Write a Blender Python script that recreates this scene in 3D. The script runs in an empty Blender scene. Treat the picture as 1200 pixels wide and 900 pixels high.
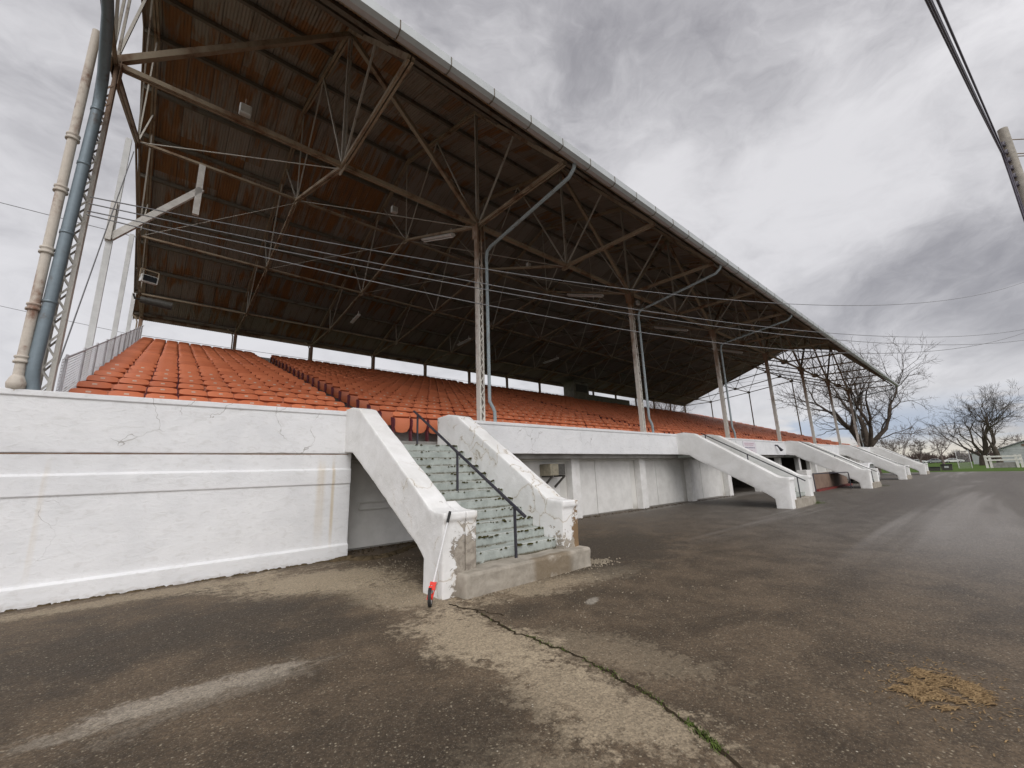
import bpy, bmesh, math, random
from mathutils import Vector, Matrix, noise as mnoise
random.seed(7)
PI = math.pi
SC = bpy.context.scene
COL = SC.collection

# ------------------------------------------------------------------ camera
YAW, PITCH, ROLL = (math.radians(a) for a in (40.93, 12.23, -1.95))
FWD = Vector((math.sin(YAW)*math.cos(PITCH), math.cos(YAW)*math.cos(PITCH), math.sin(PITCH)))
R0 = Vector((math.cos(YAW), -math.sin(YAW), 0)); U0 = R0.cross(FWD)
RGT = R0*math.cos(ROLL) + U0*math.sin(ROLL); UPV = -R0*math.sin(ROLL) + U0*math.cos(ROLL)
EYE = Vector((0, 0, 1.6))
def rdir(x, y):                                   # direction seen at a photo position (used only for clouds)
    return (RGT*((x-600)/479.0) - UPV*((y-450)/479.0) + FWD).normalized()
cam = bpy.data.objects.new('camera', bpy.data.cameras.new('camera')); COL.objects.link(cam)
cam.matrix_world = Matrix(((RGT.x, UPV.x, -FWD.x, EYE.x), (RGT.y, UPV.y, -FWD.y, EYE.y), (RGT.z, UPV.z, -FWD.z, EYE.z), (0, 0, 0, 1)))
cam.data.sensor_width = 36; cam.data.lens = 36*479/1200.0
cam.data.clip_start = 0.05; cam.data.clip_end = 6000
SC.camera = cam

# ------------------------------------------------------------------ materials
class G:
    """a small wrapper round a node tree"""
    def __init__(s, tree): s.t = tree; s.n = tree.nodes; s.l = tree.links
    def new(s, typ, **kw):
        nd = s.n.new(typ)
        for k, v in kw.items(): setattr(nd, k, v)
        return nd
    def put(s, sock, v):
        if v is None: return
        if isinstance(v, bpy.types.NodeSocket): s.l.new(v, sock)
        else:
            if sock.type == 'RGBA' and len(v) == 3: v = (*v, 1)
            sock.default_value = v
    def m(s, op, a, b=None, c=None, clamp=False):
        nd = s.new('ShaderNodeMath', operation=op, use_clamp=clamp)
        for i, v in enumerate((a, b, c)): s.put(nd.inputs[i], v)
        return nd.outputs[0]
    def vm(s, op, a, b=None):
        nd = s.new('ShaderNodeVectorMath', operation=op)
        s.put(nd.inputs[0], a); s.put(nd.inputs[1], b)
        return nd.outputs['Value'] if op in ('DOT_PRODUCT', 'LENGTH', 'DISTANCE') else nd.outputs[0]
    def pos(s): return s.new('ShaderNodeNewGeometry').outputs['Position']
    def objpos(s): return s.new('ShaderNodeTexCoord').outputs['Object']
    def sep(s, v):
        nd = s.new('ShaderNodeSeparateXYZ'); s.put(nd.inputs[0], v); return nd.outputs
    def comb(s, x, y, z):
        nd = s.new('ShaderNodeCombineXYZ')
        for i, v in enumerate((x, y, z)): s.put(nd.inputs[i], v)
        return nd.outputs[0]
    def noise(s, scale, detail=4, rough=.55, vec=None, dist=0, color=False):
        nd = s.new('ShaderNodeTexNoise'); nd.inputs['Scale'].default_value = scale
        nd.inputs['Detail'].default_value = detail; nd.inputs['Roughness'].default_value = rough
        nd.inputs['Distortion'].default_value = dist
        s.put(nd.inputs['Vector'], vec if vec is not None else s.pos())
        return nd.outputs['Color' if color else 'Fac']
    def voro(s, scale, feature='F1', vec=None, rnd=1.0):
        nd = s.new('ShaderNodeTexVoronoi', feature=feature); nd.inputs['Scale'].default_value = scale
        nd.inputs['Randomness'].default_value = rnd
        s.put(nd.inputs['Vector'], vec if vec is not None else s.pos())
        return nd.outputs['Distance']
    def step(s, v, lo, hi):                        # smooth step from lo to hi (either order)
        nd = s.new('ShaderNodeMapRange', interpolation_type='SMOOTHSTEP')
        a, b, t0, t1 = (lo, hi, 0, 1) if lo < hi else (hi, lo, 1, 0)
        s.put(nd.inputs[0], v)
        for i, q in enumerate((a, b, t0, t1)): nd.inputs[i+1].default_value = q
        return nd.outputs[0]
    def mix(s, f, a, b, mode='MIX'):
        nd = s.new('ShaderNodeMix', data_type='RGBA', blend_type=mode)
        s.put(nd.inputs[0], f); s.put(nd.inputs[6], a); s.put(nd.inputs[7], b)
        return nd.outputs[2]
    def scale(s, v, sc):
        return s.vm('MULTIPLY', v, sc)
    def bump(s, h, strength=.3, dist=.02, nrm=None):
        nd = s.new('ShaderNodeBump'); nd.inputs['Strength'].default_value = strength; nd.inputs['Distance'].default_value = dist
        s.put(nd.inputs['Height'], h); s.put(nd.inputs['Normal'], nrm)
        return nd.outputs[0]
    def ell(s, p, cx, cy, rx, ry, ang, rag=.5, nz=None):     # soft ragged ellipse on the ground plane
        ca, sa = math.cos(math.radians(ang)), math.sin(math.radians(ang))
        x, y = p[0], p[1]
        dx = s.m('SUBTRACT', x, cx); dy = s.m('SUBTRACT', y, cy)
        u = s.m('MULTIPLY_ADD', dx, ca/rx, s.m('MULTIPLY', dy, sa/rx))
        v = s.m('MULTIPLY_ADD', dx, -sa/ry, s.m('MULTIPLY', dy, ca/ry))
        r = s.m('SQRT', s.m('MULTIPLY_ADD', u, u, s.m('MULTIPLY', v, v)))
        if nz is not None: r = s.m('MULTIPLY_ADD', nz, rag*2, s.m('SUBTRACT', r, rag))
        return s.step(r, 1.25, .55)

def mat(name, build, rough=.8, spec=.3, metal=0):
    m = bpy.data.materials.new(name); m.use_nodes = True
    g = G(m.node_tree); b = m.node_tree.nodes['Principled BSDF']
    b.inputs['Roughness'].default_value = rough; b.inputs['Specular IOR Level'].default_value = spec; b.inputs['Metallic'].default_value = metal
    r = build(g)
    if isinstance(r, dict):
        for k, v in r.items(): g.put(b.inputs[k], v)
    else: g.put(b.inputs['Base Color'], r)
    return m

def rusty(paint, rust=(.16, .075, .035), amount=.5, sc=2.2):
    def f(g):
        n = g.noise(sc, 6, .65, g.scale(g.pos(), (1, 1, .55)))
        n2 = g.noise(sc*7, 4, .6)
        k = g.step(g.m('ADD', n, g.m('MULTIPLY', n2, .22)), .70-amount*.24, .90-amount*.16)
        c = g.mix(g.noise(14, 3), paint, tuple(v*.72 for v in paint))
        return {'Base Color': g.mix(k, c, g.mix(n2, rust, tuple(v*.45 for v in rust))),
                'Normal': g.bump(n2, .25, .006)}
    return f

def m_white(g):                                   # hand trowelled plaster under thick white paint
    p = g.pos(); q = g.sep(p)
    big = g.noise(1.3, 5, .6, p, .6); med = g.noise(7, 5, .6, g.scale(p, (1, 1, 1.9)), .8); fine = g.noise(60, 3, .6)
    c = g.mix(g.step(big, .3, .75), (.82, .825, .83), (.735, .742, .75))
    c = g.mix(g.m('MULTIPLY', g.step(med, .50, .72), .5), c, (.64, .635, .62))
    # rust runs under the coping joint
    run = g.noise(1, 3, .5, g.scale(p, (5.5, 5.5, .15)))
    zz = g.m('MULTIPLY', g.step(q[2], .1, .8), g.step(q[2], 2.12, 1.7))
    def band(c0, w): return g.step(g.m('ABSOLUTE', g.m('SUBTRACT', q[0], c0)), w, w*.2)
    k = g.m('MAXIMUM', g.m('MAXIMUM', g.m('MULTIPLY', band(2.62, .12), .9), g.m('MULTIPLY', band(2.86, .05), 1.1)), g.m('MULTIPLY', band(-1.2, .05), .5))
    k = g.m('MULTIPLY', g.m('MULTIPLY', k, g.step(run, .25, .7)), g.m('MULTIPLY', zz, .55), None, True)
    c = g.mix(k, c, (.60, .47, .27))
    # crack network, thin and broken
    wv = g.vm('ADD', p, g.vm('MULTIPLY', g.noise(2.2, 3, .5, p, 0, True), (.6, .6, .6)))
    cr = g.m('MULTIPLY', g.step(g.voro(1.05, 'DISTANCE_TO_EDGE', wv), .0065, .0015), g.m('MULTIPLY', g.step(g.noise(.9, 2, .5, g.vm('ADD', p, (0, 0, 5.1))), .53, .58), g.m('MAXIMUM', g.step(q[2], 2.0, 2.2), g.step(q[0], -.9, -1.3))))
    c = g.mix(g.m('MULTIPLY', cr, .55), c, (.19, .16, .13))
    # ground splash
    low = g.m('MULTIPLY', g.step(q[2], .10, 0.0), g.step(med, .3, .75))
    c = g.mix(g.m('MULTIPLY', low, .55), c, (.34, .29, .23))
    h = g.m('ADD', g.m('MULTIPLY', med, 1.0), g.m('MULTIPLY', fine, .12))
    h = g.m('SUBTRACT', h, g.m('MULTIPLY', cr, .4))
    return {'Base Color': c, 'Normal': g.bump(g.m('MULTIPLY_ADD', big, 1.2, h), .38, .018)}

def m_cheek(g):                                   # the same paint, peeling and cracked, on the stair walls
    p = g.pos(); q = g.sep(p)
    big = g.noise(1.6, 5, .6, p, .5); med = g.noise(9, 6, .65, p, .6); fine = g.noise(55, 4, .65)
    c = g.mix(g.step(big, .3, .75), (.84, .838, .825), (.72, .715, .69))
    wv = g.vm('ADD', p, g.vm('MULTIPLY', g.noise(2.6, 4, .5, p, 0, True), (.55, .55, .55)))
    ed = g.voro(1.7, 'DISTANCE_TO_EDGE', wv)
    nearst = g.m('MULTIPLY', g.step(q[1], 6.9, 5.9), g.step(q[0], 8, 7))
    msk = g.m('MULTIPLY', g.step(g.noise(1.1, 2, .5, g.vm('ADD', p, (3.3, 1.2, .4))), .44, .52), g.m('MAXIMUM', nearst, g.m('MULTIPLY', g.step(q[0], 5.2, 5.3), g.step(q[0], 8, 7))))
    cr = g.m('MULTIPLY', g.step(ed, .009, .003), msk)
    halo = g.m('MULTIPLY', g.m('MULTIPLY', g.step(ed, .07, .0), msk), .3)
    c = g.mix(halo, c, (.60, .52, .38)); c = g.mix(g.m('MULTIPLY', cr, .75), c, (.27, .20, .13))
    # fallen paint: bare concrete near the foot of the posts, ragged edge
    near = g.step(q[1], 5.75, 5.25)
    hgt = g.m('MULTIPLY_ADD', g.m('SUBTRACT', med, .5), 1.5, q[2])
    rg = g.m('MULTIPLY_ADD', g.m('SUBTRACT', med, .5), .7, g.m('MULTIPLY_ADD', big, .12, q[0]))
    face = g.step(rg, 3.24, 3.28)
    hg2 = g.m('MULTIPLY_ADD', g.step(q[0], 4.2, 4.4), .32, hgt)
    bare = g.m('MULTIPLY', g.m('MULTIPLY', near, g.step(hg2, .80, .74)), g.m('MULTIPLY', face, g.step(q[0], 12, 10)))
    spot = g.m('MULTIPLY', g.step(g.m('ADD', med, g.m('MULTIPLY', big, .4)), .90, .95), .7)
    raw = g.mix(g.step(med, .35, .65), (.40, .36, .30), (.23, .20, .165))
    c = g.mix(g.m('MAXIMUM', bare, spot), c, raw)
    side = g.m('MULTIPLY', g.step(g.m('MULTIPLY_ADD', g.m('SUBTRACT', med, .5), .5, q[0]), 5.66, 5.70), g.m('MULTIPLY', g.step(q[0], 6.1, 6.0), g.m('MULTIPLY', near, g.step(hgt, .95, .85))))
    c = g.mix(side, c, g.mix(med, (.30, .20, .11), (.17, .11, .06)))
    h = g.m('ADD', med, g.m('MULTIPLY', fine, .25)); h = g.m('SUBTRACT', h, g.m('MULTIPLY', cr, .5)); h = g.m('SUBTRACT', h, g.m('MULTIPLY', bare, .5))
    return {'Base Color': c, 'Normal': g.bump(h, .5, .02)}

def m_recess(g):
    p = g.pos(); n = g.noise(2, 5, .6, g.scale(p, (1, 1, .4)))
    c = g.mix(g.step(n, .3, .75), (.70, .69, .65), (.58, .57, .53))
    z = g.sep(p)[2]
    c = g.mix(g.m('MULTIPLY', g.step(z, .3, 0), .5), c, (.33, .3, .25))
    return {'Base Color': c, 'Normal': g.bump(g.noise(12, 4), .2, .01)}

def m_step(g):                                    # grey-green deck paint, mossy and worn at the nosings
    p = g.pos(); n = g.noise(5, 6, .65); n2 = g.noise(24, 4, .6)
    c = g.mix(g.step(n, .35, .7), (.42, .455, .425), (.31, .34, .315))
    c = g.mix(g.m('MULTIPLY', g.step(n2, .56, .7), .5), c, (.25, .25, .19))
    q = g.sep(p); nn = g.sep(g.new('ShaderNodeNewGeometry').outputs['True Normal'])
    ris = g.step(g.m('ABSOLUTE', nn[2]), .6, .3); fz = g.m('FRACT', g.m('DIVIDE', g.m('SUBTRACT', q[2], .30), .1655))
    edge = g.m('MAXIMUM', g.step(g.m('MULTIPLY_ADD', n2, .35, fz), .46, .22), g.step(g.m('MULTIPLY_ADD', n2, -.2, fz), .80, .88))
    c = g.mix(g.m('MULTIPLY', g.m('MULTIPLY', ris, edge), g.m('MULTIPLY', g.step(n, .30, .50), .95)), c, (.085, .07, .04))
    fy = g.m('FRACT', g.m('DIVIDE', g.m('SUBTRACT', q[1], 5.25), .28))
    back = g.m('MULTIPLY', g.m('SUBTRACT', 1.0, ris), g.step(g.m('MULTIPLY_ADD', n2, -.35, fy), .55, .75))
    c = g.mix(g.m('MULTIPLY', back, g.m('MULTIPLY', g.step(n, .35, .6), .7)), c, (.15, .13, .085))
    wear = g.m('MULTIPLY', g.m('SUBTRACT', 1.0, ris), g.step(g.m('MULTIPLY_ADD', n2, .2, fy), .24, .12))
    c = g.mix(g.m('MULTIPLY', wear, .5), c, (.60, .61, .57))
    return {'Base Color': c, 'Normal': g.bump(n2, .3, .01)}

def m_concrete(g):
    p = g.pos(); q = g.sep(p); n = g.noise(3.2, 6, .65, p, .4); n2 = g.noise(45, 4, .65)
    c = g.mix(g.step(n, .3, .72), (.40, .36, .30), (.22, .195, .155))
    br = g.m('MULTIPLY', g.m('MULTIPLY', g.step(q[0], 4.45, 4.6), g.step(q[0], 5.45, 5.25)), g.m('MULTIPLY', g.step(q[1], 5.0, 4.93), g.step(n, .3, .5)))
    c = g.mix(g.m('MULTIPLY', br, .8), c, (.13, .085, .035))
    c = g.mix(g.m('MULTIPLY', n2, .3), c, (.5, .46, .4))
    return {'Base Color': c, 'Normal': g.bump(g.m('ADD', n, g.m('MULTIPLY', n2, .4)), .5, .02)}

def m_asphalt(g):
    p = g.pos(); q = g.sep(p)
    n1 = g.noise(.35, 5, .6, p, .7); n2 = g.noise(1.5, 6, .65, p, .4); n3 = g.noise(9, 5, .65)
    agg = g.voro(30); agg2 = g.voro(75); gr = g.noise(70, 4, .75)
    brown = g.mix(g.step(n2, .3, .72), (.058, .041, .025), (.128, .092, .058))
    grey = g.mix(g.step(n2, .3, .72), (.078, .066, .053), (.142, .126, .108))
    # away from the building the colour turns greyer, sky sheen put into it
    far = g.m('MULTIPLY_ADD', q[1], -.55, q[0]); far = g.m('MULTIPLY_ADD', n1, 2.5, far)
    c = g.mix(g.step(far, 5.0, 15), brown, grey)
    # long worn traffic bands running with the stand
    sw = g.noise(1, 4, .6, g.vm('ADD', g.scale(p, (.028, .42, 1)), (0, 7.7, 0)), .5)
    c = g.mix(g.m('MULTIPLY', g.m('MULTIPLY', g.step(sw, .52, .66), g.step(q[0], 7, 15)), .75), c, (.27, .25, .23))
    c = g.mix(g.m('MULTIPLY', g.m('MULTIPLY', g.step(sw, .47, .36), g.step(q[0], 9, 16)), .7), c, (.085, .07, .06))
    n4 = g.noise(28, 4, .7)
    nz = g.m('MULTIPLY_ADD', n3, .40, g.m('MULTIPLY_ADD', n2, .38, g.m('MULTIPLY', n4, .22)))
    nz = g.m('MULTIPLY_ADD', g.m('SUBTRACT', nz, .5), 2.1, .5)
    lite = (.375, .305, .21)
    def spot(cx, cy, rx, ry, ang, amt, col=lite, rag=.7):
        nonlocal c
        c = g.mix(g.m('MULTIPLY', g.ell(q, cx, cy, rx, ry, ang, rag, nz), amt), c, col)
    spot(2.2, 7.5, 1.5, .85, -35, .85, rag=1.1)
    spot(.2, 8.6, 2.6, .32, 0, .6, rag=1.2)
    spot(2.75, 5.7, .55, 1.2, 10, .7, rag=1.2)
    spot(2.62, 3.75, .46, 1.1, 4, .85, rag=1.4)
    spot(2.52, 2.4, .36, 1.1, 0, .7, rag=1.5)
    spot(4.7, 4.5, 1.5, .36, -8, .7, rag=1.4)
    spot(3.25, 2.6, .35, .9, 10, .3, rag=1.6)
    spot(1.3, 1.6, .9, .5, 20, .35, rag=1.5)
    spot(.38, 4.43, .72, .19, -3, .7, (.34, .295, .235), 1.2); spot(-.1, 4.36, .6, .12, 0, .4, (.30, .26, .205), 1.4); spot(.55, 4.30, .8, .25, 4, .3, (.30, .26, .205), 1.5)
    spot(4.38, .56, .42, .30, -35, .32, (.13, .085, .045), .9)
    spot(4.35, 3.62, .16, .07, 20, .8, (.32, .29, .24))
    dk = (.044, .033, .022)
    spot(.2, 6.2, 2.1, .9, -8, .75, dk); spot(1.6, 5.1, .75, .38, -12, .7, dk)
    spot(3.5, 3.9, .42, .30, 0, .5, dk); spot(7.2, 5.6, 2.6, 1.5, 15, .75, dk); spot(1.2, 2.7, 1.1, .7, 0, .5, dk)
    spot(24, 2.6, 6, 1.3, 5, .55, (.075, .062, .052))
    # exposed stones
    c = g.mix(g.m('MULTIPLY', g.step(agg, .30, .10), g.m('MULTIPLY', g.step(n3, .38, .62), .75)), c, (.37, .32, .23))
    c = g.mix(g.m('MULTIPLY', g.step(agg2, .32, .1), .5), c, (.30, .26, .20))
    c = g.mix(g.m('MULTIPLY', g.step(gr, .5, .68), .62), c, (.026, .021, .016))
    vc = g.new('ShaderNodeTexVoronoi', feature='F1'); vc.inputs['Scale'].default_value = 62; g.l.new(p, vc.inputs['Vector'])
    cell = g.m('MULTIPLY_ADD', g.sep(vc.outputs['Color'])[0], .55, .74)
    c = g.mix(1.0, c, g.comb(cell, cell, cell), 'MULTIPLY')
    tiny = g.voro(7.5); c = g.mix(g.m('MULTIPLY', g.step(tiny, .055, .035), .8), c, (.5, .45, .36))
    ro = g.m('MULTIPLY_ADD', n2, .3, g.m('MULTIPLY_ADD', g.step(far, 3.4, 9.5), -.22, .62))
    h = g.m('ADD', g.m('MULTIPLY', agg, .5), g.m('ADD', g.m('MULTIPLY', gr, .3), g.m('MULTIPLY', n3, .9)))
    return {'Base Color': c, 'Roughness': ro, 'Normal': g.bump(h, .55, .012)}

def m_grass(g):
    n = g.noise(.5, 5, .6); n2 = g.noise(9, 4, .7)
    c = g.mix(n, (.055, .105, .018), (.10, .15, .03)); c = g.mix(g.m('MULTIPLY', n2, .5), c, (.035, .07, .012))
    return {'Base Color': c, 'Normal': g.bump(n2, .6, .05)}

def m_land(g):
    n = g.noise(.05, 5, .6)
    return g.mix(n, (.07, .09, .03), (.13, .12, .07))

def m_roof(g):                                    # old galvanised corrugated iron, rusting sheet by sheet
    p = g.pos(); q = g.sep(p)
    sx = g.m('FLOOR', g.m('DIVIDE', q[0], .68)); sy = g.m('FLOOR', g.m('DIVIDE', q[1], 1.76))
    wn = g.new('ShaderNodeTexWhiteNoise', noise_dimensions='2D'); g.l.new(g.comb(sx, sy, 0), wn.inputs[0])
    wx = g.new('ShaderNodeTexWhiteNoise', noise_dimensions='1D'); g.l.new(sx, wx.inputs['W'])
    st = g.noise(1, 5, .6, g.scale(p, (4.2, .42, .42)), .6)
    st2 = g.noise(1, 5, .65, g.scale(p, (9, .9, .9)), .2)
    zone = g.noise(.33, 3, .5)
    k = g.m('ADD', g.m('MULTIPLY', st, .85), g.m('ADD', g.m('MULTIPLY', wn.outputs[0], .16), g.m('MULTIPLY', zone, .62)))
    k = g.m('MULTIPLY_ADD', g.step(q[0], 3, 14), -.14, k)
    base = g.mix(wn.outputs[0], (.33, .305, .262), (.24, .222, .188))
    rust = g.mix(st2, (.36, .17, .055), (.17, .085, .035))
    c = g.mix(g.m('MULTIPLY', g.step(k, .76, .92), .9), base, rust)
    c = g.mix(g.m('MULTIPLY', g.step(st2, .50, .70), .6), c, (.15, .125, .095))
    fx = g.m('FRACT', g.m('DIVIDE', q[0], .68)); c = g.mix(g.m('MULTIPLY', g.step(fx, .05, .02), .6), c, (.05, .045, .04))
    return {'Base Color': c, 'Roughness': g.m('MULTIPLY_ADD', st, .3, .5)}

def m_galv(g):
    n = g.noise(3, 5, .6, g.scale(g.pos(), (1, 1, .5))); n2 = g.voro(18)
    c = g.mix(n, (.52, .54, .53), (.34, .36, .36)); c = g.mix(g.m('MULTIPLY', n2, .35), c, (.45, .47, .48))
    return {'Base Color': c}

def plain(c1, c2, sc=6):
    return lambda g: g.mix(g.step(g.noise(sc, 5, .6), .3, .72), c1, c2)

def m_seat(g):
    oi = g.new('ShaderNodeObjectInfo').outputs['Random']
    p = g.pos(); n = g.noise(3.5, 4, .6); n2 = g.noise(22, 4, .6)
    # each seat has faded differently: cells follow the seat grid along the rows
    at = g.new('ShaderNodeAttribute', attribute_name='fade').outputs['Fac']
    c = g.mix(g.m('FRACT', g.m('ADD', at, oi)), (.70, .215, .10), (.58, .165, .075))
    c = g.mix(g.m('MULTIPLY', g.step(n, .5, .8), .5), c, (.62, .23, .12))
    c = g.mix(g.m('MULTIPLY', g.step(n2, .58, .78), .35), c, (.30, .08, .04))
    return {'Base Color': c}

M = {}
M['white'] = mat('white_plaster', m_white, .72, .35)
M['cheek'] = mat('peeling_white_plaster', m_cheek, .75, .3)
M['recess'] = mat('recess_paint', m_recess, .7, .3)
M['door'] = mat('white_door_paint', plain((.74, .73, .70), (.64, .63, .60), 3), .6, .35)
M['pil'] = mat('pilaster_paint', plain((.80, .79, .77), (.68, .67, .64), 4), .7, .3)
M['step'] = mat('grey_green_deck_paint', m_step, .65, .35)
M['concrete'] = mat('bare_concrete', m_concrete, .85, .25)
M['deck'] = mat('terrace_concrete', plain((.34, .33, .31), (.22, .21, .195), 2), .85, .2)
M['asphalt'] = mat('worn_asphalt', m_asphalt, .6, .35)
M['grass'] = mat('lawn', m_grass, .9, .1)
M['land'] = mat('far_land', m_land, .95, .1)
M['roof'] = mat('rusty_corrugated_iron', m_roof, .65, .3, .15)
M['galv'] = mat('galvanised_steel', m_galv, .42, .5, .35)
def rusty_head(paint, rust, amount, sc):
    base = rusty(paint, rust, amount, sc)
    def f(g):
        r = base(g); z = g.sep(g.pos())[2]
        n = g.noise(1.6, 5, .65, g.scale(g.pos(), (2, 2, .6)))
        k = g.step(g.m('MULTIPLY_ADD', z, .09, n), 1.02, 1.32)
        r['Base Color'] = g.mix(g.m('MULTIPLY', k, .85), r['Base Color'], g.mix(n, (.30, .15, .065), (.14, .07, .035)))
        return r
    return f
M['cream'] = mat('cream_paint_over_rust', rusty_head((.80, .77, .70), (.26, .13, .06), .22, 1.0), .6, .35)
M['steel'] = mat('tan_paint_over_rust', rusty((.38, .31, .22), (.21, .105, .05), amount=.55, sc=1.1), .65, .3)
M['steel_pale'] = mat('pale_paint_over_rust', rusty((.50, .47, .41), amount=.2), .6, .3)
M['purlin'] = mat('dark_purlin', rusty((.20, .18, .145), (.15, .09, .05), amount=.4), .75, .2)
M['wood_white'] = mat('weathered_white_timber', plain((.74, .72, .68), (.58, .56, .52), 5), .75, .3)
M['post_white'] = mat('white_post_paint', plain((.72, .73, .72), (.60, .61, .60), 4), .65, .3)
M['blue_grey'] = mat('blue_grey_pipe', rusty((.22, .275, .31), (.14, .09, .06), amount=.22), .42, .5, .25)
M['grey_pipe'] = mat('pale_grey_pipe', rusty((.36, .42, .44), (.2, .13, .08), amount=.2), .55, .4)
M['iron'] = mat('flaking_cream_pipe', rusty((.66, .60, .52), (.34, .19, .13), amount=.42, sc=2.2), .65, .3)
M['rail'] = mat('dark_handrail_paint', plain((.030, .030, .042), (.055, .05, .06), 9), .45, .5)
M['black'] = mat('black_rubber', plain((.02, .02, .02), (.035, .035, .035)), .6, .3)
M['seat'] = mat('faded_orange_plastic', m_seat, .42, .45)
M['seat_frame'] = mat('maroon_seat_frame', rusty((.145, .030, .042), (.10, .05, .03), amount=.2, sc=6), .5, .4)
M['plate'] = mat('pale_number_plate', plain((.66, .50, .40), (.56, .38, .28), 30), .4, .5)
M['fence'] = mat('galvanised_wire', plain((.68, .67, .69), (.56, .55, .57)), .6, .4)
M['wire'] = mat('overhead_wire', plain((.22, .22, .225), (.15, .15, .155)), .5, .4)
M['cable'] = mat('purple_black_cable', plain((.055, .048, .07), (.10, .09, .115), 14), .45, .5)
M['pole'] = mat('weathered_pole_wood', plain((.40, .37, .32), (.26, .24, .21), 8), .85, .2)
M['bark'] = mat('grey_brown_bark', plain((.105, .085, .068), (.065, .052, .043), 3), .9, .15)
M['bark_far'] = mat('distant_bark', plain((.20, .165, .15), (.15, .12, .115), 2), .9, .1)
M['lamp'] = mat('enamel_lamp_housing', plain((.72, .72, .70), (.58, .58, .56)), .4, .5)
M['tube'] = mat('unlit_tube', plain((.85, .85, .83), (.78, .78, .76)), .25, .5)
M['tan_box'] = mat('tan_metal_box', plain((.30, .27, .20), (.20, .18, .13), 12), .5, .4)
M['dark_box'] = mat('dark_metal_box', plain((.055, .052, .045), (.09, .085, .075), 12), .5, .4)
M['booth'] = mat('booth_boards', plain((.30, .29, .24), (.20, .19, .16), 3), .8, .2)
M['red'] = mat('red_plastic', plain((.78, .035, .015), (.66, .02, .01)), .35, .5)
M['red_paint'] = mat('dull_red_kerb_paint', plain((.22, .035, .030), (.13, .03, .026), 4), .7, .3)
M['white_plastic'] = mat('white_plastic', plain((.80, .80, .80), (.72, .72, .72)), .35, .5)
M['brown_board'] = mat('brown_boards', plain((.26, .185, .14), (.19, .13, .10), 2), .8, .2)
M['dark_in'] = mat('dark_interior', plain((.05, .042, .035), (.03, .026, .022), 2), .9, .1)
M['straw'] = mat('dead_straw', plain((.36, .25, .13), (.13, .08, .04), 45), .9, .1)
M['moss'] = mat('dark_moss', plain((.060, .058, .018), (.036, .028, .014), 30), .95, .05)
M['weed'] = mat('crack_weed', plain((.095, .135, .03), (.065, .085, .022), 12), .85, .15)
M['dirt'] = mat('dark_dirt', plain((.05, .038, .024), (.03, .023, .015), 20), .95, .05)
M['gravel'] = mat('pale_gravel', plain((.36, .31, .235), (.20, .17, .125), 40), .9, .15)
M['ridge'] = mat('silt_ridge', plain((.115, .085, .05), (.065, .05, .03), 9), .95, .1)
M['house'] = mat('white_siding', plain((.50, .52, .52), (.43, .45, .45), 1), .7, .3)
M['shingle'] = mat('grey_shingles', plain((.30, .30, .31), (.22, .22, .23), 3), .85, .2)
M['glass'] = mat('dark_glass', plain((.03, .035, .04), (.02, .022, .025)), .12, .6)
M['car_white'] = mat('white_car_paint', plain((.78, .78, .78), (.72, .72, .72)), .25, .6)
M['car_grey'] = mat('silver_car_paint', plain((.40, .41, .43), (.34, .35, .37)), .25, .6, .3)
M['car_dark'] = mat('dark_red_car_paint', plain((.16, .05, .05), (.12, .04, .04)), .25, .6)
M['sign'] = mat('notice_board', plain((.74, .70, .73), (.68, .64, .68), 2), .6, .3)
M['ink'] = mat('notice_ink', plain((.20, .19, .27), (.26, .24, .32), 30), .6, .3)
M['ink_pink'] = mat('faded_pink_ink', plain((.52, .36, .43), (.58, .42, .49), 30), .6, .3)
M['brush'] = mat('distant_brush', plain((.13, .095, .085), (.085, .065, .058), .4), .95, .05)

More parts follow.
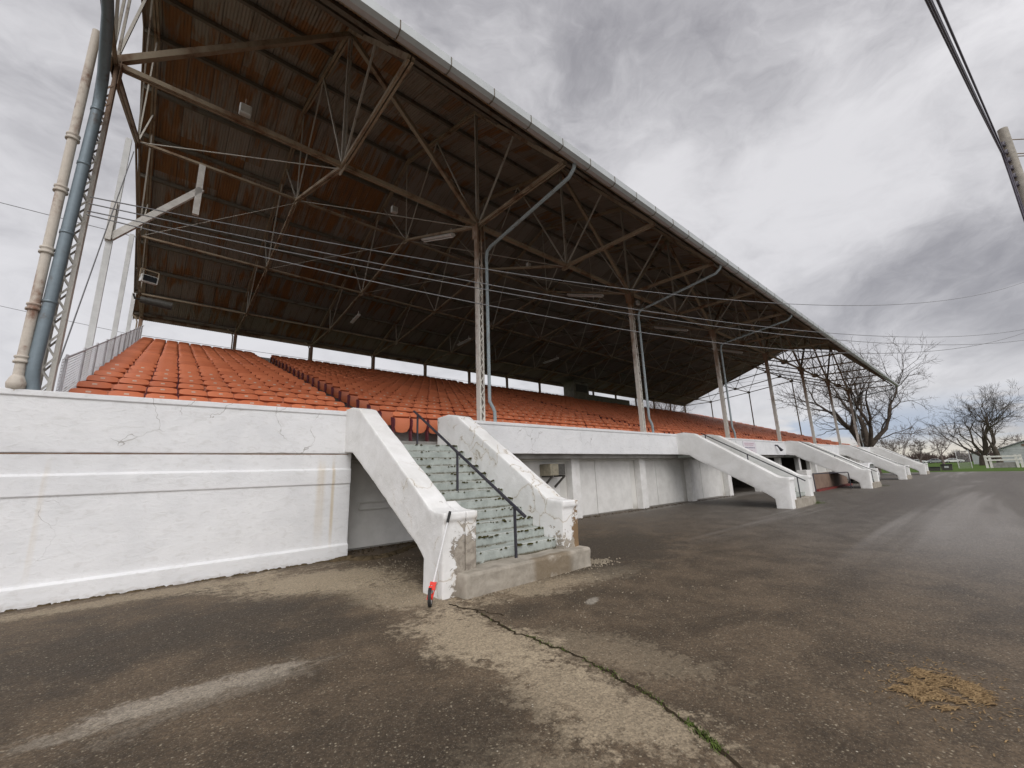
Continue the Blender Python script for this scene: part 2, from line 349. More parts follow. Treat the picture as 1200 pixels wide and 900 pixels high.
# ------------------------------------------------------------------ mesh building
class MB:
    def __init__(s): s.v = []; s.f = []; s.sm = []; s.mi = []; s.cur = 0
    def add(s, vs, fs, smooth=False):
        o = len(s.v); s.v += [tuple(v) for v in vs]
        for f in fs: s.f.append([i+o for i in f]); s.sm.append(smooth); s.mi.append(s.cur)
    def box(s, x0, y0, z0, x1, y1, z1):
        s.add([(x0,y0,z0),(x1,y0,z0),(x1,y1,z0),(x0,y1,z0),(x0,y0,z1),(x1,y0,z1),(x1,y1,z1),(x0,y1,z1)],
              [(0,3,2,1),(4,5,6,7),(0,1,5,4),(1,2,6,5),(2,3,7,6),(3,0,4,7)])
    def bar(s, p, q, w, h, up=(0,0,1)):
        p, q = Vector(p), Vector(q); d = (q-p).normalized(); up = Vector(up)
        if abs(d.dot(up)) > .98: up = Vector((1,0,0))
        a = d.cross(up).normalized()*(w/2); b = a.normalized().cross(d).normalized()*(h/2)
        s.add([p-a-b, p+a-b, p+a+b, p-a+b, q-a-b, q+a-b, q+a+b, q-a+b],
              [(0,1,2,3),(7,6,5,4),(0,4,5,1),(1,5,6,2),(2,6,7,3),(3,7,4,0)])
    def twin(s, p, q, w, h, gap, axis=(1,0,0)):     # two angle irons back to back
        a = Vector(axis)*(gap/2+w/2)
        s.bar(Vector(p)-a, Vector(q)-a, w, h, axis if abs((Vector(q)-Vector(p)).normalized().dot(Vector((0,0,1)))) > .98 else (0,0,1)) if False else None
        for k in (-1, 1):
            P, Q = Vector(p)+a*k, Vector(q)+a*k
            d = (Q-P).normalized(); A = Vector(axis)*(w/2); B = d.cross(Vector(axis)).normalized()*(h/2)
            s.add([P-A-B, P+A-B, P+A+B, P-A+B, Q-A-B, Q+A-B, Q+A+B, Q-A+B],
                  [(0,1,2,3),(7,6,5,4),(0,4,5,1),(1,5,6,2),(2,6,7,3),(3,7,4,0)])
    def tube(s, pts, r, n=8, cap=True):
        pts = [Vector(p) for p in pts]; rr = r if isinstance(r, (list, tuple)) else [r]*len(pts)
        d0 = (pts[1]-pts[0]).normalized(); ref = Vector((0,0,1)) if abs(d0.z) < .9 else Vector((1,0,0))
        a = d0.cross(ref).normalized(); vs = []
        for i, p in enumerate(pts):
            if i == 0: t = d0
            elif i == len(pts)-1: t = (pts[i]-pts[i-1]).normalized()
            else: t = ((pts[i]-pts[i-1]).normalized()+(pts[i+1]-pts[i]).normalized()).normalized()
            a = (a - t*a.dot(t)).normalized(); b = t.cross(a)
            vs += [p+(a*math.cos(2*PI*k/n)+b*math.sin(2*PI*k/n))*rr[i] for k in range(n)]
        fs = [(i*n+k, i*n+(k+1)%n, (i+1)*n+(k+1)%n, (i+1)*n+k) for i in range(len(pts)-1) for k in range(n)]
        s.add(vs, fs, True)
        if cap:
            m = (len(pts)-1)*n
            s.add(vs[:n], [tuple(range(n-1,-1,-1))]); s.add(vs[m:m+n], [tuple(range(n))])
    def prism(s, poly, lo, hi, axis='x'):
        n = len(poly)
        P = (lambda u, v, w: (w, u, v)) if axis == 'x' else ((lambda u, v, w: (u, w, v)) if axis == 'y' else (lambda u, v, w: (u, v, w)))
        s.add([P(u, v, lo) for u, v in poly]+[P(u, v, hi) for u, v in poly],
              [tuple(range(n-1,-1,-1)), tuple(range(n, 2*n))]+[(i, (i+1)%n, (i+1)%n+n, i+n) for i in range(n)])
    def lathe(s, prof, c, n=16, axis='z'):
        vs = []
        for r, h in prof:
            for k in range(n):
                x, y = r*math.cos(2*PI*k/n), r*math.sin(2*PI*k/n)
                p = (x, y, h) if axis == 'z' else ((h, x, y) if axis == 'x' else (x, h, y))
                vs.append((c[0]+p[0], c[1]+p[1], c[2]+p[2]))
        m = len(prof)
        s.add(vs, [(i*n+k, i*n+(k+1)%n, (i+1)*n+(k+1)%n, (i+1)*n+k) for i in range(m-1) for k in range(n)], True)
        s.add(vs[:n], [tuple(range(n-1,-1,-1))]); s.add(vs[(m-1)*n:], [tuple(range(n))])
    def mesh(s, name, mats):
        me = bpy.data.meshes.new(name); me.from_pydata(s.v, [], s.f)
        if not isinstance(mats, (list, tuple)): mats = [mats]
        for m in mats: me.materials.append(m)
        me.polygons.foreach_set('use_smooth', s.sm); me.polygons.foreach_set('material_index', s.mi)
        me.update(); return me
    def build(s, name, m, parent=None, loc=None):
        return link(name, s.mesh(name, m), parent, loc)

def fix_normals(me):
    b = bmesh.new(); b.from_mesh(me); bmesh.ops.recalc_face_normals(b, faces=b.faces); b.to_mesh(me); b.free()

def link(name, me, parent=None, loc=None):
    o = bpy.data.objects.new(name, me); COL.objects.link(o)
    if loc is not None: o.location = loc
    if parent is not None:
        o.parent = parent
        if not parent.get('local'): o.matrix_parent_inverse = Matrix.Translation(-ROOTLOC.get(parent.name, Vector((0,0,0))))
    return o
ROOTLOC = {}
def tag(o, label=None, cat=None, group=None, kind=None):
    if label: o['label'] = label
    if cat: o['category'] = cat
    if group: o['group'] = group
    if kind: o['kind'] = kind
    return o
def thing(name, loc, label, cat, group=None):
    o = bpy.data.objects.new(name, None); COL.objects.link(o); o.location = loc; o.empty_display_size = .2
    ROOTLOC[o.name] = Vector(loc)
    return tag(o, label, cat, group)
def copy_to(o, loc, parent=None):
    c = o.copy(); COL.objects.link(c); c.location = loc
    if parent is not None: c.parent = parent
    return c

def rough(mb, name, m, parent, size=.09, amp=.006, bevel=.03, seg=2, freq=3.0, lowfreq=.8, lowamp=None, smooth_angle=50):
    """hand finished masonry: rounded arrises and an uneven face"""
    me = mb.mesh(name, m); b = bmesh.new(); b.from_mesh(me)
    bmesh.ops.recalc_face_normals(b, faces=b.faces)
    if bevel:
        eds = [e for e in b.edges if len(e.link_faces) == 2 and e.calc_face_angle(0) > .5]
        bmesh.ops.bevel(b, geom=eds, offset=bevel, segments=seg, profile=.5, affect='EDGES', clamp_overlap=True)
    bmesh.ops.remove_doubles(b, verts=b.verts, dist=.0015)
    bmesh.ops.dissolve_degenerate(b, dist=.001, edges=b.edges)
    bmesh.ops.triangulate(b, faces=b.faces)
    for it in range(14):
        eds = [e for e in b.edges if e.calc_length() > size]
        if not eds or len(b.verts) > 60000: break
        bmesh.ops.subdivide_edges(b, edges=eds, cuts=1)
        bmesh.ops.triangulate(b, faces=[f for f in b.faces if len(f.verts) > 3])
    bmesh.ops.remove_doubles(b, verts=b.verts, dist=.0008)
    bmesh.ops.dissolve_degenerate(b, dist=.0005, edges=b.edges)
    b.normal_update()
    la = amp*1.6 if lowamp is None else lowamp
    offs = []
    for v in b.verts:
        n = mnoise.noise(v.co*freq)*amp + mnoise.noise(v.co*lowfreq+Vector((9,3,5)))*la + mnoise.noise(v.co*freq*3.1)*amp*.4
        offs.append(v.normal*n)
    for v, o in zip(b.verts, offs): v.co += o
    b.to_mesh(me); b.free()
    me.polygons.foreach_set('use_smooth', [True]*len(me.polygons))
    me.set_sharp_from_angle(angle=math.radians(smooth_angle))
    return link(name, me, parent)

# ------------------------------------------------------------------ plan of the stand
YF = 9.1                      # face of the front wall
YC, ZB = 9.42, 9.3            # front columns and their heads
X0, DX, NT = -1.45, 4.2, 15   # trusses
XEND = X0+DX*(NT-1)
SX = [3.05+14.4*k for k in range(5)]     # left outer faces of the staircases
SW = 2.78
ZP = 3.03                     # top of the parapet
NR, RY, RZ, SY0, SZ0 = 21, .86, .287, 9.95, 2.45   # seating rows
PITCHX = .487

grand = thing('grandstand', (28, 9.1, 0), 'long white grandstand with rusty iron roof above rows of orange seats', 'grandstand')

# ---- ground
g_ = MB(); g_.add([(-2500,-2500,-.03),(2500,-2500,-.03),(2500,2500,-.03),(-2500,2500,-.03)], [(0,1,2,3)])
tag(g_.build('ground', M['land']), 'open land around the grandstand reaching the horizon', None, None, 'structure')
a_ = MB(); a_.add([(-60,-60,0),(62,-60,0),(68,-3,0),(70.5,5,0),(70,9,0),(66,32,0),(-60,32,0)], [(0,1,2,3,4,5,6)])
tag(a_.build('asphalt', M['asphalt']), 'stained brown and grey asphalt apron before the stand', None, None, 'structure')
l_ = MB(); l_.add([(60,-200,-.012),(330,-200,-.012),(330,160,-.012),(40,160,-.012),(64,32,-.012),(68,9,-.012),(68.5,5,-.012),(66,-3,-.012),(60,-60,-.012)], [(0,1,2,3,4,5,6,7,8)])
tag(l_.build('lawn', M['grass']), 'green lawn beyond the far end of the asphalt', None, None, 'structure')

# ---- front wall left of the first stairs
w = MB()
w.prism([(YF-.05,-.1),(YF-.05,.26),(YF,.29),(YF,1.475),(YF-.022,1.50),(YF-.022,1.78),(YF+.02,1.81),(YF+.02,2.09),(YF+.03,2.097),(YF+.03,2.116),(YF-.005,2.122),
         (YF-.005,2.93),(YF-.03,2.95),(YF-.03,ZP),(YF+.22,ZP),(YF+.22,2.3),(YF+.8,2.3),(YF+.8,-.1)], -2.9, SX[0]+.16)
rough(w, 'front_wall', M['white'], grand, .10, .005, .012, 2)
jt = MB(); jt.box(-2.85, YF+.022, 2.098, SX[0]+.1, YF+.06, 2.114); jt.build('rust_joint', mat('rust_stain', plain((.34,.20,.13),(.48,.38,.30),5), .9, .1), grand)

# ---- parapets between stairs
def parapet(x0, x1):
    p = MB()
    p.prism([(YF-.005,2.14),(YF-.005,2.93),(YF-.03,2.95),(YF-.03,ZP),(YF+.2,ZP),(YF+.2,2.14)], x0, x1)
    rough(p, 'parapet', M['white'], grand, .12 if x0 < 12 else .25, .004, .012, 2)
for k in range(5):
    a = SX[k]+SW-.2
    b = SX[k+1]+.2 if k < 4 else 63.2
    if k < 4 or b > a: parapet(a, b)

# ---- recess wall, pilasters, doors behind the stairs
r_ = MB()
open0, open1 = 24.3, 40.0
for (x0, x1) in ((SX[0]-.6, open0), (open1, 63.2)):
    r_ = MB(); r_.box(x0, 9.9, -.1, x1, 10.15, 2.14); r_.build('recess_wall', M['recess'], grand)
d_ = MB(); d_.box(SX[0]-.6, YF+.21, 2.145, 63.2, 10.15, 2.3); d_.build('soffit_slab', M['recess'], grand)
bm_ = MB(); bm_.box(SX[0]+.1, 9.74, 1.93, open0, 9.897, 2.14); bm_.build('lintel', M['recess'], grand)
for i in range(2, 15):
    x = X0+DX*i
    if open0-.5 < x < open1: w_, y0 = .42, 9.6
    else: w_, y0 = .42, 9.62
    p = MB(); p.box(x-w_/2, y0, -.1, x+w_/2, 9.897, 2.138)
    o = p.build('pilaster', M['pil'], grand)
    bv = o.modifiers.new('bevel', 'BEVEL'); bv.width = .015; bv.segments = 2
def leaf(x0, x1):
    p = MB(); p.box(x0, 9.86, .04, x1, 9.897, 1.925); p.build('door_panel', M['door'], grand)
for i in range(2, 6):
    x = X0+DX*i
    if x > 23: break
    leaf(x+.27, x+.95 if i == 2 else x+1.35); leaf((x+.98) if i == 2 else x+1.38, x+DX-.60)
leaf(SX[0]+.2, 6.5)
# strip trim seen on the wall under the first stairs
t_ = MB(); t_.box(3.7, 9.83, 1.02, 6.3, 9.858, 1.045); t_.box(3.7, 9.83, .86, 6.3, 9.858, .88); t_.box(3.7, 9.83, .88, 3.72, 9.858, 1.02); t_.build('wall_moulding', M['recess'], grand)
# the dark store between the second and third stairs
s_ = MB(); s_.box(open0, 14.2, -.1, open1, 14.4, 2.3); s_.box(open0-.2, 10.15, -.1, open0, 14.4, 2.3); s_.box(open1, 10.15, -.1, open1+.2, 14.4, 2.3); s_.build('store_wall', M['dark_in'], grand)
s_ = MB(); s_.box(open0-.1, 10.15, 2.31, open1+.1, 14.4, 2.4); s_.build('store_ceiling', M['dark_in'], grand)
s_ = MB(); s_.box(28.2, 7.03, .10, 36.4, 7.13, .98)
for k in range(39): s_.box(28.2+k*.21, 7.0, .12, 28.2+k*.21+.198, 7.028, .965)
s_.build('board_screen', M['brown_board'], grand)
s_ = MB(); s_.box(27.2, 6.95, -.05, 28.15, 7.4, 1.2); s_.build('screen_pier', M['pil'], grand)

# ---- terrace
t_ = MB()
prof = [(YF+.22, 2.30), (SY0-.55, 2.30)]
for i in range(NR):
    y = SY0-.55+RY*i; z = SZ0+RZ*i
    prof += [(y, z), (y+RY, z)]
ye, ze = prof[-1]
prof += [(ye+.35, ze), (ye+.35, ze-1.0), (10.3, 2.0), (YF+.22, 2.0)]
t_.prism(prof, X0-.35, XEND+.4); fix_o = t_.build('terrace', M['deck'], grand); fix_normals(fix_o.data)
t_ = MB(); t_.box(X0-.35, ye+.36, -.1, XEND+.4, ye+.55, ze+.75); t_.build('rear_wall', M['recess'], grand)
t_ = MB(); t_.prism([(YF+.3,-.1),(ye+.5,-.1),(ye+.5,ze),(YF+.3,1.98)], X0-.34, X0-.2); t_.prism([(10.2,-.1),(ye+.35,-.1),(ye+.35,ze-1.1),(10.2,1.9)], XEND+.2, XEND+.38); t_.build('end_wall', M['recess'], grand)

# ---- staircases
def stairs(sx, first, detail):
    st = MB(); ny, run, rise = 12, .28, .1655; yb, zb = 5.25, .30
    poly = [(yb, 0)]
    for i in range(ny):
        poly += [(yb+run*i, zb+rise*(i+1)), (yb+run*(i+1), zb+rise*(i+1))]
    poly += [(9.36, zb+rise*ny), (9.36, 2.0), (8.5, 2.0), (5.75, .395), (5.62, .25), (5.62, 0)]
    st.prism(poly, sx+.34, sx+SW-.38)
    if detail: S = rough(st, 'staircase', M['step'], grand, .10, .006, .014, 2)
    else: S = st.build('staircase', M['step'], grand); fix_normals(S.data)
    def cheek(x0, x1, drop):
        c = MB()
        c.prism([(9.26, 3.05), (8.75, 3.07), (8.32, 2.98), (8.05, 2.80), (5.62, 1.27), (5.42, 1.135), (5.28, 1.10), (5.02, 1.09), (5.015, 1.0), (5.045, .95), (5.06, -.06),
                 (5.58, -.06), (5.585, .50-drop), (5.8, .66-drop), (6.9, 1.28-drop), (7.6, 1.66-drop), (8.2, 1.97-drop), (8.62, 2.13-drop*.3), (9.09, 2.14), (9.26, 2.14)][::-1], x0, x1)
        return rough(c, 'cheek_wall', M['cheek'], S, .075 if detail else .22, .009 if detail else .006, .022, 2, 4.0, 1.1, .014 if detail else .006)
    cheek(sx, sx+.37, .06 if detail else .17)
    c = MB(); c.prism([(5.60, 1.21), (5.42, 1.125), (5.28, 1.095), (5.022, 1.085), (5.017, 1.0), (5.047, .95), (5.062, -.06), (5.60, -.06)][::-1], sx+.375, sx+.56)
    rough(c, 'post', M['cheek'], S, .07 if detail else .2, .006, .018, 2, 4.0, 1.1, .01)
    cheek(sx+SW-.40, sx+SW, .22)
    b = MB(); b.box(sx+.22, 4.84, -.08, sx+SW+.03, 5.35, .298)
    if detail: rough(b, 'base_slab', M['concrete'], S, .06, .012, .035, 2, 5, 1.5, .015)
    else: b = MB(); b.box(sx+.32, 5.0, -.08, sx+SW-.1, 5.35, .298); b.build('base_slab', M['concrete'], S)
    h = MB(); hx = sx+1.38
    zt = lambda y: 1.06+(y-5.13)*.577
    ys = (5.15, 6.80, 8.44); zs = (.29, 1.28, 2.28)
    h.bar((hx, 4.9, zt(4.9)), (hx, 8.62, zt(8.62)), .04, .036)
    h.build('handrail', M['rail'], S)
    for y, z in zip(ys, zs):
        q = MB(); q.bar((hx, y, z-.02), (hx, y, zt(y)-.02), .034, .034); q.build('handrail_post', M['rail'], S)
    return S
for k, sx in enumerate(SX): stairs(sx, k == 0, k == 0)

# ---- roof steel
E_, A2, A_, B2_, RG = (5.72, 9.16), (7.55, 11.35), (9.42, 13.62), (12.0, 14.36), (14.5, 15.12)
def zr(y): return RG[1]-.3525*(y-RG[0])
RE = (28.3, zr(28.3))
Bn, Cn, Dn, Pn = (9.42, 9.3), (14.5, 11.3), (19.4, 10.72), (24.35, 10.22)
P3 = lambda yz, x=0: (x, yz[0], yz[1])
def make_truss():
    rf = MB()
    for a, b, w in ((E_, A_, .06), (A_, RG, .055), (RG, RE, .055)): rf.twin(P3(a), P3(b), w, .10, .025)
    lo = MB()
    for a, b, w, hh in ((Bn, Cn, .05, .085), (Cn, Dn, .045, .075), (Dn, Pn, .04, .07), (Pn, RE, .04, .07)): lo.twin(P3(a), P3(b), w, hh, .02)
    br = MB(); br.twin(P3(Bn), P3(E_), .05, .09, .03)
    wbs = []
    wb = MB(); wb.twin(P3(Bn), P3(A_), .04, .05, .03); wbs.append(wb)
    for a, b, w in ((Bn, A2, .045), (Bn, B2_, .05), (Cn, B2_, .035), (Cn, (14.6, zr(14.6)), .035), (Cn, (17.0, zr(17.0)), .04), (Dn, (17.7, zr(17.7)), .045),
                    (Dn, (20.8, zr(20.8)), .035), (Pn, (22.2, zr(22.2)), .035), (Pn, (24.5, zr(24.5)), .035), (Pn, (26.4, zr(26.4)), .03)):
        wb = MB(); wb.bar(P3(a), P3(b), w, w); wbs.append(wb)
    gps = []
    for (y, z), r in ((Bn, .26), (Cn, .22), (Dn, .2), (Pn, .2), (A_, .2), (RG, .2)):
        gp = MB(); gps.append(gp); gp.prism([(y-r, z-r*.35), (y-r*.5, z-r*.6), (y+r*.5, z-r*.6), (y+r, z-r*.3), (y+r*.8, z+r*.6), (y, z+r), (y-r*.8, z+r*.6)], -.008, .008)
    return rf, lo, br, wbs, gps
rf, lo, br, wbs, gps = make_truss()
me_r, me_l, me_b = rf.mesh('rafter', M['steel']), lo.mesh('bottom_chord', M['steel']), br.mesh('eave_bracket', M['steel'])
sub_ = [('bottom_chord', me_l), ('eave_bracket', me_b)]+[('web', w.mesh('web', M['steel_pale'])) for w in wbs]+[('gusset', q.mesh('gusset', M['steel'])) for q in gps]
for i in range(NT):
    x = X0+DX*i
    t = link('roof_truss', me_r, grand, (x, 0, 0))
    for nm, me in sub_:
        c = bpy.data.objects.new(nm, me); COL.objects.link(c); c.parent = t
# longitudinal members
for (y, z), nm in ((Bn, 'longitudinal_beam'), (Cn, 'longitudinal_beam'), (Dn, 'longitudinal_beam'), (Pn, 'longitudinal_beam')):
    b = MB(); w_ = .05 if y < 10 else .035
    b.twin((X0, y, z+.03), (XEND, y, z+.03), w_, .10 if y < 10 else .07, .02, (0, 1, 0)); b.build(nm, M['steel'], grand)
for k in range(8):                                # sway braces from the column heads to the rafters of the trusses between
    x = X0+2*DX*k
    for sgn in (-1, 1):
        xa = x+sgn*DX
        if xa < X0-.1 or xa > XEND+.1: continue
        b = MB(); b.bar((x, YC, ZB+.1), (xa, YC, A_[1]-.12), .12, .12, (0, 1, 0)); b.build('sway_brace', M['steel'], grand)
for i in range(NT-1):                             # thin tie rods
    x = X0+DX*i; b = MB()
    b.tube([(x, Cn[0], Cn[1]), (x+DX, Bn[0]+.1, Bn[1])], .016, 5); b.tube([(x, Dn[0], Dn[1]), (x+DX, Cn[0], Cn[1]-.1)], .012, 5)
    b.build('tie_rod', M['steel_pale'], grand)
# purlins
PY = [(6.6, 10.24), (8.2, 12.12), (9.35, 13.75), (11.1, 14.3), (12.85, 14.82)] + [(y, zr(y)) for y in (14.6, 16.3, 18.0, 19.7, 21.4, 23.1, 24.8, 26.5, 28.1)]
for y, z in PY:
    b = MB(); b.box(X0-.3, y-.05, z+.075, XEND+.3, y+.05, z+.225); b.build('purlin', M['purlin'], grand)
# corrugated sheet: real corrugation across X
def sheet(path, nm, x0, x1, pitch=.085, amp=.011):
    nx = int((x1-x0)/pitch*4); b = MB(); n = len(path)
    nrm = []
    for i in range(n):
        a = Vector((0,)+path[max(0, i-1)]); c = Vector((0,)+path[min(n-1, i+1)]); d = (c-a).normalized(); nrm.append(Vector((0, -d.z, d.y)))
    vs = []
    for k in range(nx+1):
        x = x0+(x1-x0)*k/nx; o = amp*math.sin(2*PI*k/4)
        for i in range(n): vs.append((x, path[i][0]+nrm[i].y*o, path[i][1]+nrm[i].z*o))
    fs = [(k*n+i, k*n+i+1, (k+1)*n+i+1, (k+1)*n+i) for k in range(nx) for i in range(n-1)]
    b.add(vs, fs, True); return b
up = .25
front = [(5.42, 9.10), (6.6, 10.24+up), (8.2, 12.12+up), (9.22, 13.60+up)]
top = [(9.10, 13.66+up), (11.1, 14.3+up), (12.85, 14.82+up), (14.62, 15.15+up)]
rear = [(14.36, 15.19+up)] + [(y, zr(y)+up) for y in (17, 20, 23, 26, 28.75)]
RS = sheet(rear, 'r', X0-.34, XEND+.34).build('roof', M['roof'], grand)
sheet(top, 't', X0-.34, XEND+.34).build('roof_sheet', M['roof'], RS)
sheet(front, 'f', X0-.34, XEND+.34).build('roof_sheet', M['roof'], RS)
b = MB(); b.prism([(14.2, 15.2+up), (14.5, 15.3+up), (14.8, 15.18+up), (14.8, 15.14+up), (14.5, 15.25+up), (14.2, 15.16+up)], X0-.34, XEND+.34); b.build('ridge_cap', M['galv'], RS)
b = MB(); b.prism([(9.0, 13.35+up), (9.04, 13.78+up), (9.4, 13.86+up), (9.4, 13.82+up), (9.08, 13.74+up)], X0-.34, XEND+.34); b.build('hip_flashing', M['galv'], RS)
# eave board, gutter, straps, barge
b = MB(); b.bar((X0-.34, 5.58, 9.28), (XEND+.34, 5.58, 9.28), .05, .2); b.build('eave_board', M['steel'], RS)
gu = MB()
pr = [(5.50, 9.25), (5.49, 9.09), (5.44, 9.03), (5.36, 9.02), (5.31, 9.06), (5.29, 9.23), (5.275, 9.24), (5.275, 9.055), (5.35, 9.0), (5.45, 9.01), (5.51, 9.08), (5.52, 9.25)]
gu.prism(pr, X0-.36, XEND+.36); G_ = gu.build('gutter', M['galv'], RS)
for x in [X0-.3+1.02*k for k in range(59)]:
    q = MB(); q.prism([(5.268, 9.238), (5.268, 9.048), (5.345, 8.988), (5.455, 8.998), (5.53, 9.075), (5.53, 9.24)], x-.009, x+.009); q.build('gutter_strap', M['purlin'], G_)
for x in (X0-.36, XEND+.33):
    b = MB()
    pts = front+top+rear[1:]
    for a, c in zip(pts[:-1], pts[1:]): b.bar((x+.015, a[0], a[1]+.0), (x+.015, c[0], c[1]), .03, .16, (0, -.5, 1))
    b.build('barge_board', M['steel'], RS)
b = MB(); b.box(X0-.3, 28.28, zr(28.3)-.02, XEND+.3, 28.34, zr(28.3)+.2); b.build('rear_fascia', M['steel'], RS)

# ---- columns: two channels laced together
def column_mb():
    c = MB(); h0, h1 = 2.3, ZB
    for s in (-1, 1):
        x = s*.085
        c.box(x-.006, -.085, h0, x+.006, .085, h1)
        for k in (-1, 1): c.box(min(x-s*.0065, x-s*.05), k*.085-.006, h0, max(x-s*.0065, x-s*.04), k*.085+.006, h1)
    z = h0+.3; f = 1
    while z < h1-.5:
        for k in (-1, 1): c.bar((-f*.06, k*.096, z), (f*.06, k*.096, z+.2), .028, .008, (0, 1, 0))
        z += .2; f = -f
    c.box(-.2, -.2, h0-.02, .2, .2, h0+.04)
    for k in (-1, 1): c.box(k*.118-.005, -.14, h1-.45, k*.118+.005, .14, h1+.05)
    return c.mesh('column', M['cream'])
me_c = column_mb()
def downspout_mesh(r, bottom):
    d = MB()
    d.tube([(0, 5.5, 9.05), (0, 5.55, 8.93), (0, 5.72, 8.80), (0, 8.95, 8.42), (0, 9.12, 8.34), (0, 9.17, 8.15), (0, 9.17, 3.75), (0, 9.17, 3.62), (.10, 9.15, 3.45), (.16, 9.15, 3.33), (.17, 9.15, 3.02)], r, 10)
    return d.mesh('downspout', bottom)
me_d = downspout_mesh(.05, M['grey_pipe'])
for k in range(8):
    x = X0+2*DX*k
    link('column', me_c, grand, (x, YC, 0))
    if k in (1, 2, 3, 7): link('downspout', me_d, grand, (x+.13, 0, 0))
d = MB()
d.tube([(-1.30, 5.5, 9.10), (-1.30, 5.55, 9.05), (-1.31, 5.72, 9.02), (-1.40, 8.0, 9.0), (-1.45, 8.85, 8.55), (-1.47, 9.04, 8.38), (-1.475, 9.12, 8.1), (-1.55, 9.12, 3.4), (-1.54, 9.13, 3.22), (-1.52, 9.15, 3.1), (-1.51, 9.15, 3.0)], .078, 14)
for z in (4.4, 5.6, 6.9, 8.0): d.lathe([(.079, z), (.086, z), (.086, z+.05), (.079, z+.05)], (-1.475-.075*(8.1-z)/4.7, 9.12, 0), 14)
d.build('downspout', M['blue_grey'], grand)
# ---- rear posts with little drain elbows, top rail
for i in range(NT):
    x = X0+DX*i; p = MB(); p.box(x-.08, 28.0, ze-.1, x+.08, 28.16, RE[1]+.1)
    o = p.build('rear_post', M['cream'], grand)
    q = MB(); q.tube([(x-.45, 28.05, RE[1]+.15), (x-.22, 28.05, RE[1]-.02), (x-.14, 28.05, RE[1]-.25), (x-.13, 28.05, ze)], .035, 6); q.build('drain_elbow', M['steel'], o)
b = MB(); b.tube([(X0, 28.1, ze+1.12), (XEND, 28.1, ze+1.12)], .012, 5); b.build('rear_wire', M['wire'], grand)
# ---- end posts between the trusses' lower chord and the terrace
for x in (X0-.18, XEND+.1):
    for y, z in (Cn, Dn, Pn):
        p = MB(); zz = SZ0+RZ*max(0, math.floor((y-SY0+.55)/RY)); s = .065 if x < 0 else .06
        p.box(x-s, y-s*.8, zz-.3, x+s, y+s*.8, z); p.build('end_post', M['post_white'] if x < 0 else M['steel'], grand)

# ------------------------------------------------------------------ seats
def seat_parts():
    bk = MB()                                     # moulded back: leaning, dished, with a rolled top lip
    def grid(fn, nu, nv, th):
        n = (nu+1)*(nv+1); vs = [fn(i/nu, j/nv, 0) for j in range(nv+1) for i in range(nu+1)]+[fn(i/nu, j/nv, th) for j in range(nv+1) for i in range(nu+1)]
        W = nu+1; fs = [(j*W+i, j*W+i+1, (j+1)*W+i+1, (j+1)*W+i) for j in range(nv) for i in range(nu)]
        fs += [(n+j*W+i, n+(j+1)*W+i, n+(j+1)*W+i+1, n+j*W+i+1) for j in range(nv) for i in range(nu)]
        fs += [(i, n+i, n+i+1, i+1) for i in range(nu)]+[(nv*W+i, nv*W+i+1, n+nv*W+i+1, n+nv*W+i) for i in range(nu)]
        fs += [(j*W, (j+1)*W, n+(j+1)*W, n+j*W) for j in range(nv)]+[(j*W+nu, n+j*W+nu, n+(j+1)*W+nu, (j+1)*W+nu) for j in range(nv)]
        return vs, fs
    def back(u, v, t):                            # v runs up the panel; the upper lid juts forward over the pan
        x = (u-.5)*.462*(1-.05*(v > .95)); e = abs(2*u-1)**6
        k = v*6
        ys = (.05, .05, .045, .04, -.045, -.01, .035); zs = (.40, .52, .60, .655, .685, .75, .815)
        i = min(5, int(k)); f = k-i
        y = ys[i]+(ys[i+1]-ys[i])*f; z = zs[i]+(zs[i+1]-zs[i])*f
        return (x, y+t+.02*e*(v > .6), z-.018*e*(v > .9)+.012*e*(.6 < v < .75))
    bk.add(*grid(back, 6, 6, .03), True)
    pan = MB()                                    # tipped-up pan: nearly vertical, rounded lower corners
    def pn(u, v, t):
        wdt = .43*(1-.28*max(0, (.3-v))/.3)
        x = (u-.5)*wdt; z = .29+.345*v-.03*(1-(2*u-1)**2)*(1-v)
        return (x, -.02-.035*v-t-.02*math.sin(PI*v), z)
    pan.add(*grid(pn, 4, 4, -.045), True)
    frs = []                                     # cast standard at the left of each seat, with foot and arm pad
    for s in (-1, 1):
        x = s*.2435; fr = MB(); frs.append(fr)
        fr.prism([(-.10, .62), (-.13, .58), (-.12, .45), (-.06, .30), (-.10, .05), (-.16, .03), (-.16, 0), (.10, 0), (.10, .03), (.03, .06), (.02, .30), (.05, .50), (.07, .66), (.02, .66)], x-.016, x+.016)
    pl = MB(); pl.add([(-.034, -.0165, .742), (.034, -.0165, .742), (.034, .0005, .772), (-.034, .0005, .772)], [(0, 1, 2, 3)])
    return bk, pan, frs, pl
bk, pan, frs, pl = seat_parts()
me_bk, me_pan, me_fr, me_fr2, me_pl = bk.mesh('backrest', M['seat']), pan.mesh('seat_pan', M['seat']), frs[0].mesh('leg', M['seat_frame']), frs[1].mesh('leg', M['seat_frame']), pl.mesh('number_plate', M['plate'])
for me in (me_bk, me_pan): fix_normals(me); me.set_sharp_from_angle(angle=math.radians(40))
fix_normals(me_fr); fix_normals(me_fr2)
blocks = []                                       # seat centres along X for every block of a row
xa = X0+.42; n0 = 10; blocks.append([xa+.487*i for i in range(n0)])
for k in range(5):
    s0 = SX[k]+1.47; s1 = SX[k+1]+.27 if k < 4 else XEND-.1
    n = int((s1-s0)/.487)
    if n > 0: blocks.append([s0+.2435+(s1-s0-.487)/(n-1)*i if n > 1 else s0 for i in range(n)])
allseats = []
